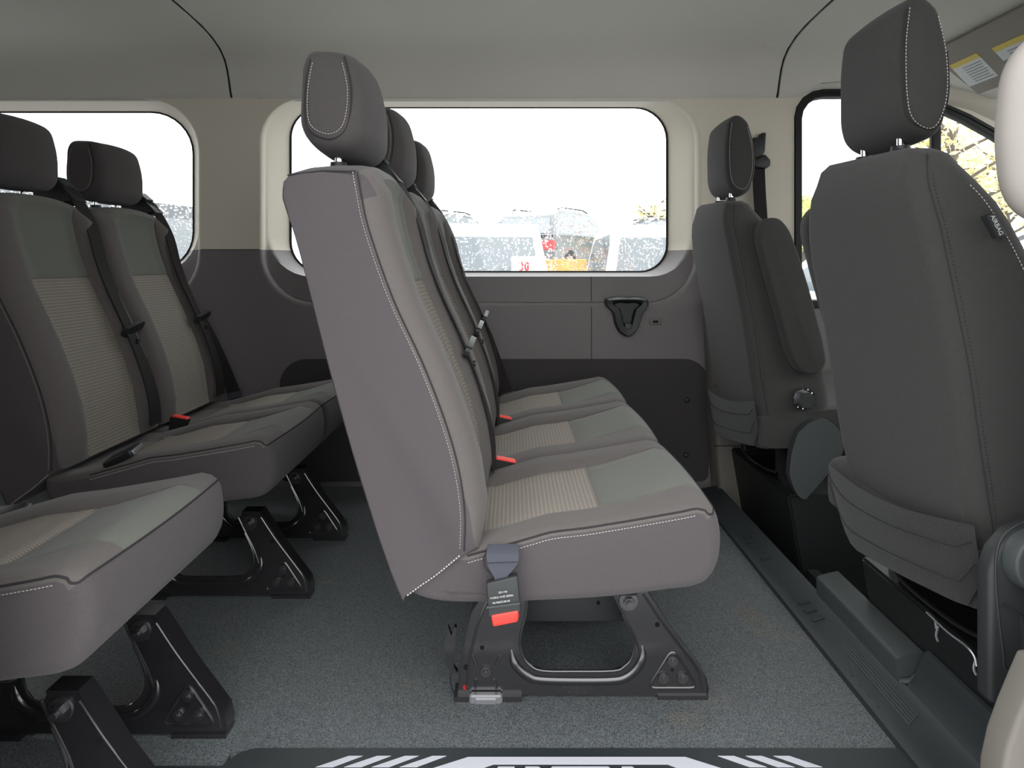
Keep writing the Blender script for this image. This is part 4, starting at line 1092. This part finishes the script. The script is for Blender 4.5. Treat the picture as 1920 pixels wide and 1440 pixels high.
def car(kind, loc, rz, paint, label, group=None, open_hatch=False):
    c = CARS[kind]; r = bpy.data.objects.new('car' if kind != 'pickup' else 'pickup_truck', None); COL.objects.link(r); r.location = loc; r.rotation_euler = (0,0,rz)
    tag(r, label, 'car' if kind != 'pickup' else 'truck', group)
    hl, hw = c['L']/2, c['W']/2
    def part(nm, bm, m, bev=0, parent=r, sm=40):
        if bev: bmesh.ops.bevel(bm, geom=[e for e in bm.edges if len(e.link_faces)==2 and e.calc_face_angle(0)>.4], offset=bev, segments=3, affect='EDGES')
        me = mesh_of(bm, m); shade(me, sm); return put(nm, me, parent)
    bm = bmesh.new(); pr = [(x-hl,z) for x,z in c['body']]
    loft(bm, [[(x*(.97 if s<1 else 1),y*hw,z) for x,z in pr] for y,s in ((-1,.9),(-.93,1),(.93,1),(1,.9))]); b = part('car_body', bm, paint, .03)
    bm = bmesh.new(); pr = [(x-hl,z) for x,z in c['cab']]; zb = min(z for x,z in pr); zt = max(z for x,z in pr)
    def wd(z): return hw*(.93-.16*(z-zb)/(zt-zb))
    loft(bm, [[(x,sg*wd(z),z) for x,z in pr] for sg in (-1,-.6,.6,1)]); cb = part('cabin', bm, paint, .03)
    # glass: side windows and rear window, slightly proud panels
    cx = sum(p[0] for p in pr)/len(pr); bm = bmesh.new()
    for sg in (-1,1):
        ins = [(cx+(x-cx)*.90, zb+.06+(z-zb)*.80) for x,z in pr]
        a = [bm.verts.new((x,sg*(wd(z)+.004),z)) for x,z in ins]; a2 = [bm.verts.new((x,sg*(wd(z)-.02),z)) for x,z in ins]; n = len(a)
        bm.faces.new(a)
        for i in range(n): bm.faces.new((a[i],a[i-1],a2[i-1],a2[i]))
    part('side_window', bm, M_cglass, parent=cb)
    for (p,q,nm) in ((pr[0],pr[1],'rear_window'),(pr[-1],pr[-2],'windscreen')):
        bm = bmesh.new(); d = -1 if nm == 'rear_window' else 1; A = Vector(p).lerp(Vector(q),.12); B = Vector(p).lerp(Vector(q),.92)
        vs = [(A.x+d*.012,-wd(A.y)*.86,A.y),(A.x+d*.012,wd(A.y)*.86,A.y),(B.x+d*.012,wd(B.y)*.86,B.y),(B.x+d*.012,-wd(B.y)*.86,B.y)]
        hexa(bm, [(x-d*.03,y,z) for x,y,z in vs]+vs); part(nm, bm, M_cglass, parent=cb)
    for sg in (-1,1):
        z0 = c['body'][2][1]-.28; bm = bmesh.new(); box(bm, (-hl-.02, sg*hw*.68, z0),(-hl+.22, sg*hw*1.0, z0+.22)); tag(part('tail_lamp', bm, M_tail, .02, parent=b), 'red tail lamp')
    for x in (-hl+.95, hl-.95):
        for sg in (-1,1):
            bm = bmesh.new(); cyl(bm, (x,sg*(hw-.22),.34),(x,sg*(hw+.01),.34), .34,.34,28); wh = part('wheel', bm, M_tyre, .03)
            bm = bmesh.new(); cyl(bm, (x,sg*(hw-.02),.34),(x,sg*(hw+.02),.34), .22,.20,10); part('rim', bm, M_rim, parent=wh)
    if kind == 'suv':
        bm = bmesh.new(); 
        for sg in (-1,1): tube(bm, [(-hl+.8,sg*hw*.72,1.70),(-hl+1.0,sg*hw*.72,1.75),(-hl+2.3,sg*hw*.72,1.77),(-hl+2.6,sg*hw*.72,1.71)], .02, n=6)
        part('roof_rail', bm, M_rubber)
    if open_hatch:
        bm = bmesh.new(); hexa(bm, [(-hl-.6,-hw*.8,2.15),(-hl+.35,-hw*.8,1.70),(-hl+.35,hw*.8,1.70),(-hl-.6,hw*.8,2.15),(-hl-.6,-hw*.8,2.22),(-hl+.35,-hw*.8,1.76),(-hl+.35,hw*.8,1.76),(-hl-.6,hw*.8,2.22)])
        tag(part('open_tailgate', bm, M_cd), 'raised dark tailgate')
    return r
D = math.radians
def gz(y): return lerp_pts(gy, y)
def carat(kind, px, Y, rz, paint, label, **k):
    return car(kind, ((px-960)*Y/F, Y, gz(Y)), D(rz), paint, label, **k)
carat('van', 868, 11.0, 100, M_cw, 'white van outside, its roof just above the sill at the left of the large window')
carat('van', 1205, 11.2, 87, M_cw, 'white van outside at the lower right corner of the large window')
carat('suv', 838, 19.5, 62, M_cd, 'dark car parked up the slope behind the left white van')
carat('suv', 1050, 17.6, 60, M_cd, 'dark car up the slope in the middle of the large window, red tail lamps showing')
carat('pickup', 950, 28, 35, M_cg, 'grey truck far off between the two dark cars on the slope')
carat('suv', 1275, 22.5, 4, M_cd, 'long dark car up the slope behind the right white van')
carat('van', 290, 6.8, 78, M_cd, 'dark van outside the left window, covered by raindrops on the glass')
carat('suv', 60, 12.5, 95, M_cw, 'white car outside the left window, beyond the dark van')
carat('suv', 1600, 10.5, 135, M_cw, 'white car outside the cab window with its dark tailgate raised', open_hatch=True)
carat('suv', 2080, 10.0, 120, M_cw, 'white car outside the cab window at the right edge')
# sign board and yellow barrier near the large window
sg = thing('sign_board', P(985,560,8), 'white board with a red mark just outside the large window', 'sign')
bm = bmesh.new(); a = P(959,481,8); b = P(1010,560,8); box(bm, (a.x,8,b.z),(b.x,8.03,a.z)); obj('board', bm, M_cw, sg, bevel=.005)
bm = bmesh.new(); a = P(984,560,8); box(bm, (a.x-.02,8.03,-.7),(a.x+.02,8.06,b.z+.3)); obj('sign_post', bm, M_cg, sg)
bm = bmesh.new()
for pts in (((974,494),(978,491),(980,497),(977,500),(980,505),(974,508)),((986,492),(984,500),(987,508)),((986,492),(990,493),(990,508))):
    tube(bm, [P(x,y,7.995) for x,y in pts], .012, n=5)
tag(obj('red_mark', bm, M_tail, sg), 'red mark')
bm = bmesh.new(); a = P(1014,486,9.5); b = P(1100,540,9.5); box(bm, (a.x,9.5,b.z),(b.x,9.7,a.z)); box(bm,(a.x+.1,9.55,-.7),(a.x+.16,9.65,b.z)); box(bm,(b.x-.16,9.55,-.7),(b.x-.1,9.65,b.z))
M_ybar = mat('ochre_panel', (205,160,84), .7, var=.15, vscale=8); tag(obj('barrier', bm, M_ybar, bevel=.01), 'ochre panel barrier between the white sign and the right white van', 'barrier')
bm = bmesh.new(); q = P(1482,300,18); tube(bm, [(q.x,18,0.4),(q.x,18,5.4)], .05, n=10); tag(obj('lamp_post', bm, M_cw), 'slim white pole seen through the cab window', 'pole')

# trees
M_leaf = mat('leaf_yellow_green', (190,196,110), .7, var=.35, vscale=2.5); M_leaf2 = mat('leaf_autumn', (215,205,150), .7, var=.3, vscale=2); M_bark = mat('bark', (90,78,66), .9)
def tree(px, Y, h, rad, m, label, n=2600, group=None, leaf=.11):
    x = (px-960)*Y/F; base = gz(Y); r = thing('tree', (x,Y,base), label, 'tree', group)
    bm = bmesh.new(); rnd = random.Random(px); tips = []
    tube(bm, smooth_path([(x,Y,base-.1),(x+.1,Y,base+h*.2),(x-.05,Y,base+h*.45),(x+.05,Y,base+h*.8)],4), [.16*(1-.75*i/12) for i in range(13)], n=8)
    for k in range(26):
        t = .25+.6*rnd.random(); a = rnd.random()*6.28; ln = rad*(.5+.5*rnd.random()); s = Vector((x,Y,base+h*t)); e = s+Vector((math.cos(a)*ln, math.sin(a)*ln, h*.12+rnd.random()*h*.15))
        mdd = (s+e)/2+Vector((0,0,.1*h*rnd.random())); tube(bm, smooth_path([s,mdd,e],3), [.05,.045,.04,.035,.03,.02,.012], n=5); tips += [e, (mdd+e)/2, mdd]
    obj('trunk', bm, M_bark, r)
    bm = bmesh.new()
    for k in range(n):
        c = rnd.choice(tips)+Vector((rnd.gauss(0,rad*.16),rnd.gauss(0,rad*.16),rnd.gauss(0,rad*.14)))
        u = Vector((rnd.gauss(0,1),rnd.gauss(0,1),rnd.gauss(0,1))).normalized(); v = u.orthogonal().normalized(); s = leaf*(.6+.8*rnd.random())
        q = [bm.verts.new(c+u*s), bm.verts.new(c+v*s*.5), bm.verts.new(c-u*s), bm.verts.new(c-v*s*.5)]; bm.faces.new(q)
    me = bpy.data.meshes.new('m'); bm.to_mesh(me); bm.free(); me.materials.append(m); o = put('foliage', me, r, -wp(r)+Vector((0,0,0)))
    return r
tree(1505, 24, 2.3, 1.9, M_leaf, 'yellow green tree seen beside the pole through the cab window', n=5000)
tree(1585, 29, 3.4, 1.6, M_leaf, 'taller yellow green tree right of the pole, mostly behind the right front seat', n=3500)
tree(1790, 16, 4.4, 1.7, M_leaf2, 'sparse pale tree at the left of the cab corner window', n=1800)
tree(1890, 22, 4.2, 2.0, M_leaf2, 'sparse pale tree at the right of the cab corner window', n=2600)
tree(1228, 30, 2.9, 1.3, M_leaf2, 'small bare tree above the long dark car', n=1500, leaf=.08)
